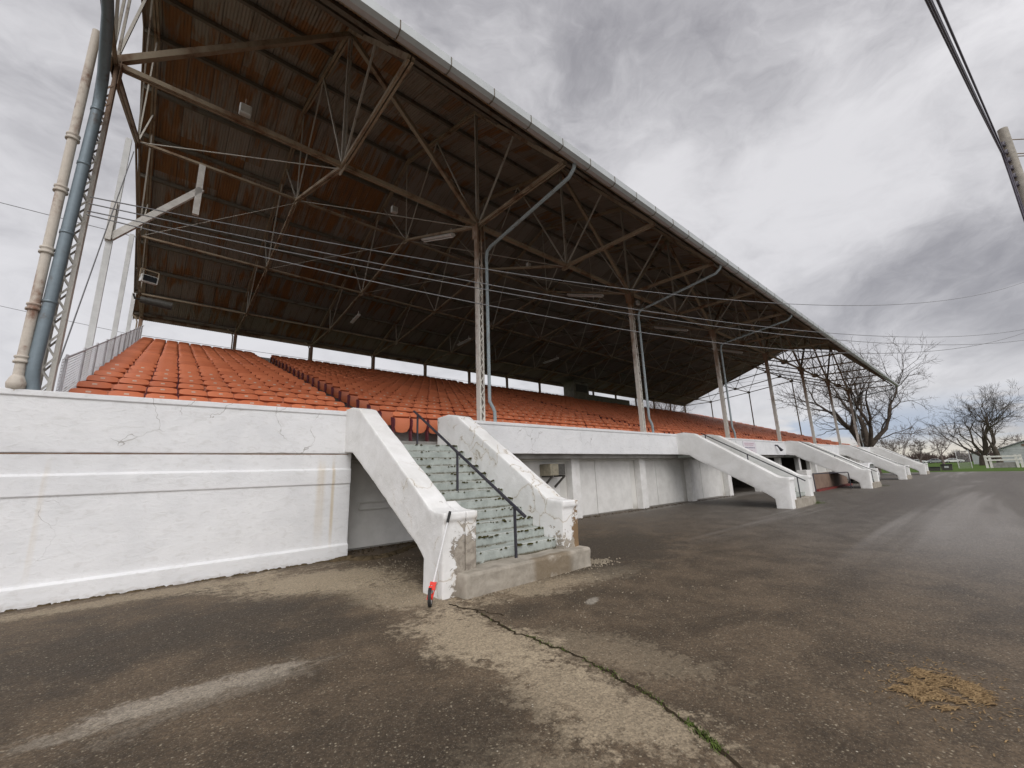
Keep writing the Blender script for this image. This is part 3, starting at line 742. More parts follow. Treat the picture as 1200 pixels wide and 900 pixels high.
for bi, xs in enumerate(blocks):
    for r in range(NR):
        for si, x in enumerate(xs):
            y = SY0+RY*r; z = SZ0+RZ*r
            d2 = (Vector((x, y, z+.6))-EYE).length
            allseats.append((d2, bi, r, si, x, y, z))
allseats.sort()
ORD = ['first', 'second', 'third', 'fourth', 'fifth', 'sixth', 'seventh', 'eighth', 'ninth', 'tenth', 'eleventh', 'twelfth', 'thirteenth', 'fourteenth', 'fifteenth', 'sixteenth', 'seventeenth',
       'eighteenth', 'nineteenth', 'twentieth', 'twenty-first', 'twenty-second', 'twenty-third', 'twenty-fourth', 'twenty-fifth', 'twenty-sixth', 'twenty-seventh', 'twenty-eighth']
NI = 300
for d2, bi, r, si, x, y, z in allseats[:NI]:
    row = 'front row' if r == 0 else ORD[r]+' row up'
    if bi == 0: lab = 'orange folding seat, %s from the left end fence in the %s' % (ORD[si], row)
    else: lab = 'orange folding seat, %s right of the near stair aisle in the %s' % (ORD[si], row)
    o = bpy.data.objects.new('stadium_seat', None); COL.objects.link(o); o.location = (x, y, z); o.empty_display_size = .1
    o.rotation_euler = (random.gauss(0, .018), random.gauss(0, .012), random.gauss(0, .022))
    tag(o, lab, 'seat', 'orange folding seats on the terrace')
    for nm, me in (('backrest', me_bk), ('seat_pan', me_pan), ('leg', me_fr), ('leg', me_fr2)):
        c = bpy.data.objects.new(nm, me); COL.objects.link(c); c.parent = o
        if nm == 'backrest' and r < 6:
            q = bpy.data.objects.new('number_plate', me_pl); COL.objects.link(q); q.parent = c
rest = MB(); fades = []; MBP = ((bk, 0), (pan, 0), (frs[0], 1))
for d2, bi, r, si, x, y, z in allseats[NI:]:
    jx, jy, jz, jt = random.gauss(0, .006), random.gauss(0, .012), random.gauss(0, .006), random.gauss(0, .03)
    for mb, mi in MBP:
        o = len(rest.v); rest.v += [(v[0]+x+jx, v[1]+y+jy+(v[2]-.5)*jt, v[2]+z+jz) for v in mb.v]
        rest.f += [[i+o for i in f] for f in mb.f]; rest.sm += mb.sm; rest.mi += [mi]*len(mb.f); fades += [jx*80]*len(mb.f)
o = rest.build('stadium_seats', [M['seat'], M['seat_frame']])
o.data.attributes.new('fade', 'FLOAT', 'FACE').data.foreach_set('value', fades)
tag(o, 'far rows of orange folding seats filling the rest of the terrace', 'seats', 'orange folding seats on the terrace', 'stuff')

# ------------------------------------------------------------------ wire fence along the left end
fx = X0+.12
fence = thing('wire_fence', (fx, 9.9, 2.6), 'pale wire mesh fence climbing beside the leftmost seats', 'fence')
sl = RZ/RY
zf = lambda y: SZ0+.05+(y-SY0+.3)*sl
k_ = MB(); k_.prism([(9.45, zf(9.45)-.3), (28, zf(28)-.3), (28, zf(28)+.42), (9.45, zf(9.45)+.42)], fx-.12, fx-.04); k_.build('kerb', M['post_white'], fence)
ml = MB(); n = 15
for j in range(n):
    o = .45+.72*j/(n-1)
    ml.bar((fx, 9.5, zf(9.5)+o), (fx, 28, zf(28)+o), .008, .009)
y = 9.5
while y < 28:
    ml.bar((fx, y, zf(y)+.45), (fx, y+.0, zf(y)+1.17), .006, .006); y += .11
ml.build('mesh_panel', M['fence'], fence)
for yy in [9.6+1.55*i for i in range(12)]:
    p = MB(); p.tube([(fx+.03, yy, zf(yy)-.2), (fx+.03, yy, zf(yy)+1.25)], .02, 8); p.build('post', M['fence'], fence)
p = MB(); p.tube([(fx+.03, 9.5, zf(9.5)+1.2), (fx+.03, 28, zf(28)+1.2)], .018, 8); p.build('top_rail', M['fence'], fence)

# flaking iron vent pipe at the left corner
vp = MB(); cx, cy = -1.68, 9.13
vp.tube([(cx, cy, 3.0), (cx, cy, 9.6)], .062, 16)
vp.lathe([(.062, 3.02), (.10, 3.05), (.11, 3.12), (.085, 3.2), (.062, 3.24)], (cx, cy, 0), 16)
P_ = vp.build('iron_pipe', M['iron']); tag(P_, 'flaking cream iron pipe with ringed collars at the left wall end', 'pipe')
for z in (3.42, 4.25, 5.2, 6.3, 7.3):
    q = MB(); q.lathe([(.064, z), (.09, z+.005), (.09, z+.035), (.075, z+.045), (.075, z+.075), (.088, z+.085), (.088, z+.11), (.064, z+.115)], (cx, cy, 0), 16); q.build('collar', M['iron'], P_)

# white timber brace hung from the roof steel at the left end
tb = MB(); yb = 14.45
tb.bar((-1.62, yb, 8.15), (.12, yb, 10.45), .16, .12, (0, 1, 0)); T_ = tb.build('timber_brace', M['wood_white'])
tag(T_, 'white timber diagonal brace under the roof near the left end', 'brace')
q = MB(); q.box(-.02, yb-.06, 9.55, .14, yb+.06, 11.27); q.build('hanger', M['wood_white'], T_)
q = MB(); q.box(-1.72, yb-.1, 8.05, -1.6, yb+.1, 9.2); q.build('end_block', M['wood_white'], T_)

# ------------------------------------------------------------------ lamps and boxes under the roof
def strip_lamp(x, y, z, label, L=1.25, ang=0):
    t = thing('strip_lamp', (x, y, z), label, 'lamp', 'strip lamps under the roof')
    t['local'] = 1
    a = MB(); a.prism([(-.06, 0), (-.1, .05), (-.05, .1), (.05, .1), (.1, .05), (.06, 0)], -L/2, L/2); a.build('housing', M['lamp'], t)
    b = MB(); b.tube([(-L/2+.03, -.03, -.025), (L/2-.03, -.03, -.025)], .019, 8); b.build('tube', M['tube'], t)
    c = MB(); c.bar((-L*.4, 0, .1), (-L*.4, 0, .30), .02, .02); c.bar((L*.4, 0, .1), (L*.4, 0, .30), .02, .02); c.build('hanger', M['lamp'], t)
    t.rotation_euler = (0, 0, ang)
    return t
def chord_lamp(k, label):
    x = X0+2*DX*k; t = strip_lamp(x, 11.95, 10.12, label, 2.3)
    d = Vector((0, Cn[0]-Bn[0], Cn[1]-Bn[1])).normalized(); sd = Vector((-1, 0, 0)); up_ = d.cross(sd)
    t.rotation_euler = Matrix((d, sd, up_)).transposed().to_euler()
for k, nm in ((1, 'first'), (2, 'second'), (3, 'third'), (4, 'fourth')):
    chord_lamp(k, 'white strip lamp under the roof steel behind the %s full front column' % nm)
strip_lamp(7.6, 22.0, 10.3, 'dull strip lamp deep under the rear roof, leftmost of the three', 1.4, 1.5)
strip_lamp(14.9, 22.0, 10.3, 'dull strip lamp deep under the rear roof, middle one of the three', 1.6, 1.5)
strip_lamp(23.3, 22.0, 10.3, 'dull strip lamp deep under the rear roof, rightmost of the three', 1.8, 1.5)
def flood(x, y, z, label, ang):
    t = thing('floodlight', (x, y, z), label, 'floodlight', 'floodlights under the roof'); t['local'] = 1
    a = MB(); a.prism([(-.10, 0), (-.14, .26), (.10, .30), (.14, .04)], -.24, .24); a.build('housing', M['lamp'], t)
    b = MB(); b.prism([(-.118, .03), (-.15, .235), (-.146, .24), (-.112, .03)], -.2, .2); b.build('lens', M['glass'], t)
    c = MB(); c.bar((-.27, 0, .15), (-.27, .0, .5), .03, .03); c.bar((.27, 0, .15), (.27, 0, .5), .03, .03); c.bar((-.27, 0, .5), (.27, 0, .5), .03, .03); c.build('yoke', M['steel'], t)
    t.rotation_euler = (0, 0, ang)
flood(-.98, 19.5, 9.0, 'pale floodlight under the roof at the left end', .3)
# horn speaker / long box at the rear left corner
t = thing('loudspeaker', (-.72, 21.2, 8.78), 'long grey loudspeaker under the low roof edge at the left rear', 'loudspeaker'); t['local'] = 1
a = MB(); a.tube([(-.5, 0, .12), (.5, 0, .05)], [.13, .17], 12); a.build('body', M['dark_box'], t)
b = MB(); b.tube([(-.5, 0, .12), (-.66, 0, .12), (-.72, 0, .3)], .035, 8); b.build('bracket', M['black'], t)
def spot(x, y, z, label):
    t = thing('junction_box', (x, y, z), label, 'box', 'small boxes on the roof steel'); t['local'] = 1
    a = MB(); a.box(-.11, -.07, 0, .11, .07, .24); o = a.build('box', M['lamp'], t); bv = o.modifiers.new('b', 'BEVEL'); bv.width = .015
    b = MB(); b.box(-.085, -.078, .03, .085, -.071, .21); b.build('lid', M['steel_pale'], t)
    c = MB(); c.tube([(0, 0, .24), (0, 0, .42)], .02, 6); c.build('conduit', M['steel'], t)
spot(.62, 9.36, 9.46, 'white square box on the front roof beam near the left end')
spot(5.55, 12.6, 10.95, 'white box on a thin rod left of the nearest full column')
spot(12.2, 12.6, 10.9, 'small white box on a thin rod midway between two columns')
spot(19.0, 11.2, 10.3, 'small white box under the roof right of the second full column')
# booth on the last rows
t = thing('booth', (32.4, 26.6, 8.3), 'small drab timber booth on the back row under the roof', 'booth')
a = MB(); a.box(30.9, 26.2, 8.2, 33.2, 27.6, 10.35); a.build('wall', M['booth'], t)
b = MB(); b.box(31.2, 26.16, 9.35, 32.9, 26.197, 10.1); b.build('window', M['dark_box'], t)
c = MB(); c.box(30.7, 26.0, 10.352, 33.4, 27.7, 10.42); c.build('roof_board', M['booth'], t)
d = MB(); d.box(33.21, 26.3, 8.6, 40.6, 27.2, 9.25); d.build('ledge', M['booth'], t)

# unit on the recess wall
t = thing('wall_unit', (9.97, 9.8, 1.3), 'tan and dark metal unit on angled brackets under the parapet', 'wall unit')
a = MB(); a.box(9.62, 9.35, 1.46, 10.0, 9.855, 1.84); o = a.build('casing', M['tan_box'], t); bv = o.modifiers.new('b', 'BEVEL'); bv.width = .02; bv.segments = 2
b = MB(); b.box(10.02, 9.42, 1.48, 10.38, 9.855, 1.83); o = b.build('side_box', M['dark_box'], t)
for x in (9.72, 10.3):
    c = MB(); c.bar((x, 9.40, 1.43), (x, 9.85, 1.08), .06, .04, (1, 0, 0)); c.bar((x, 9.36, 1.445), (x, 9.855, 1.445), .06, .03, (1, 0, 0)); c.build('bracket', M['dark_box'], t)
t = thing('wall_plate', (8.95, 9.84, 1.62), 'tiny red plate on the wall left of the tan unit', 'plate')
a = MB(); a.box(8.9, 9.84, 1.62, 9.02, 9.857, 1.78); a.build('plate', M['white_plastic'], t)
b = MB(); b.box(8.92, 9.832, 1.66, 9.0, 9.839, 1.76); b.build('red_patch', M['red'], t)

# notice and lamp on the second parapet
t = thing('notice_sign', (25.6, YF, 2.2), 'pale notice sign with faded lines on the parapet between stairs', 'sign')
a = MB(); a.box(24.75, YF-.035, 2.2, 26.6, YF-.012, 2.9); a.build('board', M['sign'], t)
for i, (z, x0, x1, mm) in enumerate(((2.78, 24.9, 26.3, 'ink_pink'), (2.69, 24.95, 26.2, 'ink_pink'), (2.54, 24.9, 26.4, 'ink'), (2.39, 25.1, 26.0, 'ink_pink'), (2.30, 24.95, 26.2, 'ink_pink'))):
    b = MB(); x = x0; rnd = random.Random(i)
    while x < x1:
        wl = rnd.uniform(.05, .2); b.box(x, YF-.039, z-.024, min(x+wl, x1), YF-.0355, z+.024); x += wl+.035
    b.build('text_line', M[mm], t)
t = thing('wall_lamp', (30.0, YF, 2.6), 'small dark lamp bracket on the white parapet', 'lamp')
a = MB(); a.tube([(29.9, YF-.02, 2.75), (29.95, YF-.14, 2.72), (30.1, YF-.2, 2.55)], .05, 8); a.build('arm', M['rail'], t)
b = MB(); b.tube([(30.08, YF-.19, 2.58), (30.22, YF-.26, 2.42)], [.06, .1], 10); b.build('shade', M['rail'], t)

# red kerb and pipe barrier by the third stairs
t_ = MB(); t_.box(28.2, 6.78, -.02, 36.4, 6.99, .10); tag(t_.build('red_kerb', M['red_paint']), 'dull red kerb on the ground behind the second stairs', 'kerb')
t = thing('pipe_barrier', (30.4, 5.6, 0), 'dark pipe barrier standing before the third staircase wall', 'barrier')
a = MB(); a.tube([(27.9, 6.85, .98), (31.5, 6.0, .96), (31.55, 5.98, .93), (31.57, 5.97, .87), (31.57, 5.97, 0)], .03, 8); a.build('rail', M['rail'], t)
a = MB(); a.tube([(27.9, 6.85, .98), (27.9, 6.85, 0)], .03, 8); a.build('post', M['rail'], t)

# ------------------------------------------------------------------ measuring wheel leaning on the stair post
t = thing('measuring_wheel', (2.80, 4.93, 0), 'red and white measuring wheel leaning against the near stair post', 'measuring wheel')
c0 = Vector((2.80, 4.93, .115)); top_ = Vector((3.14, 5.005, 1.11))
p = MB(); p.tube([c0+(top_-c0)*.10, c0+(top_-c0)*.86], .011, 8); p.build('pole', M['white_plastic'], t)
p = MB(); p.tube([c0+(top_-c0)*.86, top_], .019, 10); p.build('grip', M['black'], t)
dirw = Vector((.75, -.55, 0)).normalized()      # axle direction
def ring(c, ax, r0, r1, w, mb, n=24):
    u = Vector((0, 0, 1)); v = ax.cross(u).normalized()
    vs = []
    for rr, ww in ((r0, -w), (r1, -w), (r1, w), (r0, w)):
        for k in range(n): vs.append(c+(u*math.cos(2*PI*k/n)+v*math.sin(2*PI*k/n))*rr+ax*ww)
    mb.add(vs, [(a*n+k, a*n+(k+1)%n, ((a+1)%4)*n+(k+1)%n, ((a+1)%4)*n+k) for a in range(4) for k in range(n)])
wmb = MB(); ring(c0, dirw, .012, .088, .014, wmb); W_ = wmb.build('wheel', M['white_plastic'], t)
wmb = MB(); ring(c0, dirw, .086, .112, .02, wmb); wmb.build('tyre', M['black'], W_)
wmb = MB(); ring(c0, dirw, .0, .035, .03, wmb); wmb.build('hub', M['red'], W_)
f_ = MB(); u = (top_-c0).normalized()
for s in (-1, 1): f_.bar(c0+dirw*s*.032-u*.03, c0+dirw*s*.032+u*.17, .03, .012, dirw)
f_.bar(c0+u*.10-dirw*.04, c0+u*.10+dirw*.04, .09, .05, u); f_.bar(c0+u*.13, c0+u*.17, .085, .075, dirw); f_.build('fork', M['red'], t)

# ------------------------------------------------------------------ moss, gravel, weeds, crack, straw
ms = MB(); rnd = random.Random(3)
def clump(mb, x, y, z, r, hh, rnd, n=7):
    ring_ = [(x+math.cos(2*PI*k/n)*r*rnd.uniform(.6, 1.3), y+math.sin(2*PI*k/n)*r*rnd.uniform(.4, .8), z) for k in range(n)]
    mid = [(x+(a-x)*.6, y+(b-y)*.6, z+hh*rnd.uniform(.6, 1.1)) for a, b, c in ring_]
    mb.add(ring_+mid+[(x, y, z+hh)], [(k, (k+1)%n, n+(k+1)%n, n+k) for k in range(n)]+[(n+k, n+(k+1)%n, 2*n) for k in range(n)], True)
for i in range(12):
    z = .30+.1655*(i+1)
    for k in range(rnd.choice((16, 24, 30, 38))):
        x = rnd.uniform(SX[0]+.40, SX[0]+SW-.42)
        if rnd.random() < .35: x = SX[0]+SW-.42-abs(rnd.gauss(0, .16))
        y = 5.25+.28*i-.002 if rnd.random() < .7 else 5.25+.28*i+.27
        zz = z-rnd.uniform(.004, .03) if y < 5.25+.28*i+.1 else z-.006
        clump(ms, x, y, zz-.008, rnd.uniform(.014, .040)*(1.8 if rnd.random() < .15 else 1), rnd.uniform(.012, .03), rnd)
for k in range(26): clump(ms, rnd.uniform(SX[0]+.75, SX[0]+1.35), 5.25+.28*3-.01+rnd.gauss(0, .03), .30+.1655*3-.01, rnd.uniform(.04, .08), .035, rnd)
tag(ms.build('moss', M['moss']), 'dark moss growing along the near stair treads', 'moss', None, 'stuff')

gv = MB(); rnd = random.Random(5)
def stone(mb, x, y, s):
    a = rnd.uniform(0, 6.3); vs = []
    for k in range(5): vs.append((x+math.cos(a+k*1.257)*s*rnd.uniform(.7, 1.2), y+math.sin(a+k*1.257)*s*rnd.uniform(.7, 1.2), -.001))
    for k in range(5): vs.append((x+(vs[k][0]-x)*.7, y+(vs[k][1]-y)*.7, s*rnd.uniform(.5, .9)))
    mb.add(vs, [(k, (k+1)%5, 5+(k+1)%5, 5+k) for k in range(5)]+[(5, 6, 7, 8, 9)])
for k in range(520):
    x, y = 3.05-abs(rnd.gauss(0, .28)), rnd.gauss(6.2, .75)
    if rnd.random() < .5: x, y = rnd.gauss(3.6, .35), rnd.gauss(7.3, .6)
    stone(gv, x, y, rnd.uniform(.004, .015))
for k in range(330): stone(gv, rnd.gauss(6.12, .16), rnd.gauss(4.98, .13), rnd.uniform(.005, .024))
for k in range(160): stone(gv, rnd.uniform(2.9, 6.0), 4.86-abs(rnd.gauss(0, .1)), rnd.uniform(.005, .014))
for k in range(150): stone(gv, rnd.gauss(4.6, 1.1), rnd.gauss(4.0, .6), rnd.uniform(.004, .014))
for k in range(320): stone(gv, rnd.uniform(-.5, 9), rnd.uniform(.5, 6), rnd.uniform(.002, .006))
tag(gv.build('gravel', M['gravel']), 'loose pale gravel scattered at the foot of the near stairs', 'gravel', None, 'stuff')

rg = MB(); rnd = random.Random(8); pts = [(2.9, 9.0), (3.2, 8.95), (3.4, 8.6), (3.75, 8.5), (4.1, 8.75), (4.9, 9.3), (6.2, 9.75)]
for a, b in zip(pts[:-1], pts[1:]):
    for k in range(14):
        f = k/14; x, y = a[0]+(b[0]-a[0])*f, a[1]+(b[1]-a[1])*f
        clump(rg, x+rnd.gauss(0, .03), y+rnd.gauss(0, .04), -.005, rnd.uniform(.10, .17), rnd.uniform(.02, .07), rnd)
for k in range(150):
    x = rnd.uniform(-2.5, 3.0); clump(rg, x, YF-.06+rnd.gauss(0, .012), -.004, rnd.uniform(.03, .08), rnd.uniform(.008, .03), rnd)
tag(rg.build('silt', M['ridge']), 'ridge of brown silt along the foot of the white wall', 'silt', None, 'stuff')

lf = MB(); rnd = random.Random(23)
for k in range(900):
    x = rnd.uniform(5.6, 24) if k > 250 else rnd.uniform(3.4, 6)
    y = 9.6-abs(rnd.gauss(0, .16)) if k > 250 else 9.82-abs(rnd.gauss(0, .3))
    a = rnd.uniform(0, 6.3); r_ = rnd.uniform(.015, .045); z = rnd.uniform(.004, .02)
    lf.add([(x+math.cos(a)*r_, y+math.sin(a)*r_, z), (x-math.sin(a)*r_*.5, y+math.cos(a)*r_*.5, z+.012), (x-math.cos(a)*r_, y-math.sin(a)*r_, .004), (x+math.sin(a)*r_*.5, y-math.cos(a)*r_*.5, z)], [(0, 1, 2, 3)])
tag(lf.build('dead_leaves', M['ridge']), 'dead leaves and grit gathered along the foot of the recessed wall', 'leaves', None, 'stuff')
CR = [(3.02, 4.86), (3.05, 4.62), (3.13, 4.42), (3.08, 4.2), (3.05, 3.95), (2.99, 3.6), (3.02, 3.3), (3.01, 3.0), (3.03, 2.7), (2.98, 2.4), (2.93, 2.15), (2.89, 1.94), (2.82, 1.75), (2.74, 1.5), (2.66, 1.36), (2.58, 1.17), (2.5, .95), (2.42, .6)]
ck = MB(); rnd = random.Random(2); L = []; R_ = []
dense = []
for a, b in zip(CR[:-1], CR[1:]):
    for k in range(6):
        f = k/6; dense.append((a[0]+(b[0]-a[0])*f+rnd.gauss(0, .012), a[1]+(b[1]-a[1])*f))
for x, y in dense:
    w_ = rnd.uniform(.008, .022); L.append((x-w_, y, .004)); R_.append((x+w_, y, .004))
n = len(L); ck.add(L+R_, [(i, n+i, n+i+1, i+1) for i in range(n-1)])
br_ = [(3.13, 4.42), (3.18, 4.3), (3.16, 4.2), (3.24, 4.08), (3.22, 4.0)]
L2 = [(x-.008, y, .004) for x, y in br_]; R2 = [(x+.008, y, .004) for x, y in br_]; m_ = len(br_)
ck.add(L2+R2, [(i, m_+i, m_+i+1, i+1) for i in range(m_-1)])
tag(ck.build('asphalt_crack', M['dirt']), 'long crack across the asphalt from the near stairs', None, None, 'structure')
wd = MB()
for x, y in dense:
    if y > 4.3: continue
    dens = 2 if y > 3.4 else (9 if y > 1.6 else 24)
    if mnoise.noise(Vector((x*3, y*4.5, 2))) < -.12: continue
    for k in range(dens):
        px, py = x+rnd.gauss(0, .016), y+rnd.uniform(-.03, .03); hh = rnd.uniform(.005, .018)*(1 if y > 1.6 else 1.5); a = rnd.uniform(0, 6.3); lx, ly = math.cos(a)*hh*.9, math.sin(a)*hh*.9; w_ = .0035
        wd.add([(px-w_*math.sin(a), py+w_*math.cos(a), .0), (px+w_*math.sin(a), py-w_*math.cos(a), .0), (px+lx*.6+w_*math.sin(a), py+ly*.6-w_*math.cos(a), hh*.8), (px+lx, py+ly, hh)], [(0, 1, 2, 3)])
for (cx, cy, nn) in ((20.2, 5.1, 260), (35.0, 5.0, 90), (5.9, 5.05, 0)):
    for k in range(nn):
        px, py = cx+rnd.gauss(0, .22), cy+rnd.gauss(0, .16); hh = rnd.uniform(.04, .16); a = rnd.uniform(0, 6.3); w_ = .012
        wd.add([(px-w_, py, 0), (px+w_, py, 0), (px+math.cos(a)*hh*.5, py+math.sin(a)*hh*.5, hh)], [(0, 1, 2)])
tag(wd.build('weeds', M['weed']), 'green weeds growing in the asphalt crack', 'weeds', None, 'stuff')

sw = MB(); rnd = random.Random(11)
def straw(px, py, L_, a, z0=.002):
    dx, dy = math.cos(a)*L_/2, math.sin(a)*L_/2; w_ = .0035; s, c = math.sin(a)*w_, math.cos(a)*w_; h = rnd.uniform(.001, .008); h2 = rnd.uniform(.001, .006)
    sw.add([(px-dx+s, py-dy-c, z0+h2), (px-dx-s, py-dy+c, z0+h2), (px+s, py-c, z0+h+.004), (px-s, py+c, z0+h+.004), (px+dx+s, py+dy-c, z0+h), (px+dx-s, py+dy+c, z0+h)], [(0, 2, 3, 1), (2, 4, 5, 3)])
SP = [(4.16, 0.8), (4.33, 0.76), (4.39, 0.76), (4.45, 0.72), (4.68, 0.73), (4.75, 0.69), (4.69, 0.59), (4.7, 0.52), (4.66, 0.46), (4.64, 0.39), (4.56, 0.34), (4.5, 0.32), (4.35, 0.31), (4.34, 0.37), (4.33, 0.42), (4.14, 0.46), (4.05, 0.52), (4.09, 0.59), (4.14, 0.66), (4.17, 0.72)]
def inside(x, y, P):
    r = False; j = len(P)-1
    for i in range(len(P)):
        if (P[i][1] > y) != (P[j][1] > y) and x < (P[j][0]-P[i][0])*(y-P[i][1])/(P[j][1]-P[i][1])+P[i][0]: r = not r
        j = i
    return r
k = 0
while k < 1700:
    px, py = rnd.uniform(4.0, 4.8), rnd.uniform(.28, .82)
    if not inside(px, py, SP): continue
    k += 1
    nz = mnoise.noise(Vector((px*8, py*8, 1)))
    if math.hypot((px-4.40)/.07, (py-.50)/.06) < 1.1 and rnd.random() < .92: continue
    if nz < -.28: continue
    straw(px, py, rnd.uniform(.02, .09), rnd.gauss(-.75, .45))
for k in range(330):
    px, py = rnd.gauss(4.40, .28), rnd.gauss(.55, .2)
    if not inside(px, py, SP): straw(px, py, rnd.uniform(.015, .05), rnd.gauss(-.7, .7), .001)
tag(sw.build('straw', M['straw']), 'flat patch of dead brown straw on the grey asphalt', 'straw', None, 'stuff')

# ------------------------------------------------------------------ overhead wires, pole
def sagline(pts, r, n=6):
    return pts, r
def wire(name, a, b, sag, r, label, cat='wire', group=None, seg=24):
    a, b = Vector(a), Vector(b); m = MB()
    m.tube([a+(b-a)*(k/seg)-Vector((0, 0, sag*4*(k/seg)*(1-k/seg))) for k in range(seg+1)], r, 5); o = m.build(name, M['wire'])
    return tag(o, label, cat, group)
GW = 'overhead wires along the front of the stand'
def front_wire(z0, c1, c2, label):               # a sagging span from the left column out over the apron
    m = MB(); pts = []
    for k in range(41):
        t = 1.25*k/40; pts.append((-1.35+41.35*t, 9.15-12.15*t, z0+c1*t+c2*t*t))
    m.tube(pts, .011, 5); tag(m.build('overhead_wire', M['wire']), label, 'wire', GW)
front_wire(6.385, -1.16, 6.94, 'highest overhead wire passing the front columns to the right')
front_wire(6.26, -2.51, 5.49, 'second highest overhead wire passing the front columns')
front_wire(6.12, -2.41, 4.83, 'third highest overhead wire passing the front columns')
front_wire(6.05, -4.87, 8.00, 'lowest overhead wire with the deepest sag before the columns')
wire('overhead_wire', (-60, 40, 24), (-1.6, 21.4, 11.6), 1.0, .014, 'thin wire crossing the sky left of the stand', group='wires left of the stand')
wire('overhead_wire', (-60, 44, 27), (-1.6, 28.2, 9.3), 2.0, .012, 'thin drooping wire low in the sky left of the stand', group='wires left of the stand')
wire('guy_wire', (-1.5, 10.3, 3.5), (-1.48, 14.4, 10.9), 0, .012, 'steep thin guy wire between the left end posts')

pb = Vector((14.9, -1.55, 0)); ph = 9.45
t = thing('utility_pole', pb, 'weathered wooden utility pole rising at the right edge', 'utility pole')
p = MB(); p.tube([pb, pb+Vector((0, 0, ph))], [.12, .088], 14); p.build('pole', M['pole'], t)
for z in (9.15, 8.75, 8.68):
    q = MB(); q.tube([pb+Vector((.1, -.08, z)), pb+Vector((.38, -.3, z+.02))], .012, 6); q.build('bolt', M['steel'], t)
q = MB(); 
q.box(pb.x+.22, pb.y-.75, 7.35, pb.x+.5, pb.y-.42, 8.1); q.bar(pb+Vector((.1, -.1, 7.7)), pb+Vector((.36, -.5, 7.7)), .05, .05); q.build('lamp_bracket', M['dark_box'], t)
for k in range(6):
    z = 9.0-.22*k; c = pb+Vector((-.115, .085, z)); q = MB(); q.lathe([(.02, -.06), (.06, -.045), (.03, 0), (.06, .045), (.02, .06)], c, 10); q.build('insulator', M['cable'], t)
    
cb = MB()
S = pb+Vector((-.175, .125, 8.75)); 
top_pt = EYE+rdir(1088, -6)*9.4
ext = top_pt+(top_pt-S)*1.2
for off in ((0, 0, 0), (.03, .02, .03), (-.03, .01, -.02), (.0, -.03, .045)):
    o = Vector(off)
    cb.tube([pb+Vector((-.165, .12, 1.2))+o*.8, pb+Vector((-.165, .12, 5.0))+o*.8, pb+Vector((-.17, .12, 8.2))+o*.6, S+o*.6, S+(top_pt-S)*.5+o*1.2+Vector((0, 0, -.06)), top_pt+o*1.6, ext+o*1.6], .015, 6)
tag(cb.build('service_cable', M['cable']), 'thick dark cable bundle leaving the utility pole overhead', 'cable')

# ------------------------------------------------------------------ trees
def bare_tree(name, loc, height, spread, seed, trunk_r, m, label, group, levels=7, lean=(0, 0), fork=.22, twig=.010, n1=4, lat=2, shrink=.80):
    rnd = random.Random(seed); root = thing(name, loc, label, 'tree', group); root['local'] = 1
    tr = MB(); cr = MB()
    def rv(): return Vector((rnd.gauss(0, 1), rnd.gauss(0, 1), rnd.gauss(0, 1)))
    def limb(mb, p, d, L_, r0, r1, seg, wob, up, n):
        pts = [p]; rs = [r0]; d = d.normalized()
        for k in range(seg):
            d = (d+rv()*wob+Vector((0, 0, up))).normalized(); p = p+d*(L_/seg); pts.append(p); rs.append(r0+(r1-r0)*(k+1)/seg)
        mb.tube(pts, rs, n, cap=False); return pts, rs, d
    def bend(t, ang):
        side = rv(); side = (side-t*side.dot(t)).normalized()
        return (t*math.cos(ang)+side*math.sin(ang)).normalized()
    def grow(p, d, L_, r, lev):
        end = lev >= levels
        seg = 4 if r > .06 else (3 if not end else 2)
        r = max(twig, r); r1 = max(.004, r*(.78 if not end else .35))
        pts, rs, dd = limb(cr, p, d, L_, r, r1, seg, .10+.012*lev, .055 if lev < 4 else .02, 6 if r > .08 else 3)
        if end: return
        for k in range(2 if rnd.random() < .78 else 3):               # the limb forks at its end
            grow(pts[-1], bend(dd, rnd.uniform(.22, .62)), L_*rnd.uniform(shrink-.12, shrink+.06), r1*rnd.uniform(.60, .86), lev+1)
        for k in range(lat):                                           # and carries short side shoots
            i = rnd.randint(1, len(pts)-1)
            if rnd.random() < .8: grow(pts[i], bend((pts[i]-pts[i-1]).normalized(), rnd.uniform(.6, 1.15)), L_*rnd.uniform(.35, .65), max(.009, rs[i]*rnd.uniform(.22, .42)), max(lev+2, levels-3))
    H = height*fork
    pts, rs, dd = limb(tr, Vector((0, 0, -.1)), Vector((lean[0], lean[1], 1)), H, trunk_r*1.3, trunk_r*.92, 5, .03, .1, 10)
    for k in range(n1):
        a = 2*PI*k/n1+rnd.uniform(-.4, .4); tilt = rnd.uniform(.35, 1.0)*spread
        grow(pts[-1-(k % 2)], Vector((math.cos(a)*tilt+lean[0], math.sin(a)*tilt+lean[1], 1)), height*rnd.uniform(.20, .27), trunk_r*rnd.uniform(.36, .52), 1)
    tr.build('trunk', m, root); cr.build('crown', m, root)
    return root
bare_tree('bare_tree', (67.5, 10.4, 0), 15.5, 1.15, 21, .72, M['bark'], 'large spreading bare tree behind the far end of the stand', 'bare trees', 8, (.0, -.05), .20, .012, 5, 2)
bare_tree('bare_tree', (60, 33, 0), 15.5, .6, 5, .32, M['bark_far'], 'pale bare tree seen through the open far end of the stand', 'bare trees', 7, fork=.2, twig=.014)
bare_tree('bare_tree', (66, 41, 0), 13.5, .6, 15, .3, M['bark_far'], 'second pale bare tree behind the stand, right of the other', 'bare trees', 7, fork=.2, twig=.014)
bare_tree('bare_tree', (86, 11.3, 0), 8.5, .7, 9, .18, M['bark_far'], 'small pale bare tree just right of the largest tree', 'bare trees', 6, fork=.2, twig=.012, n1=3)
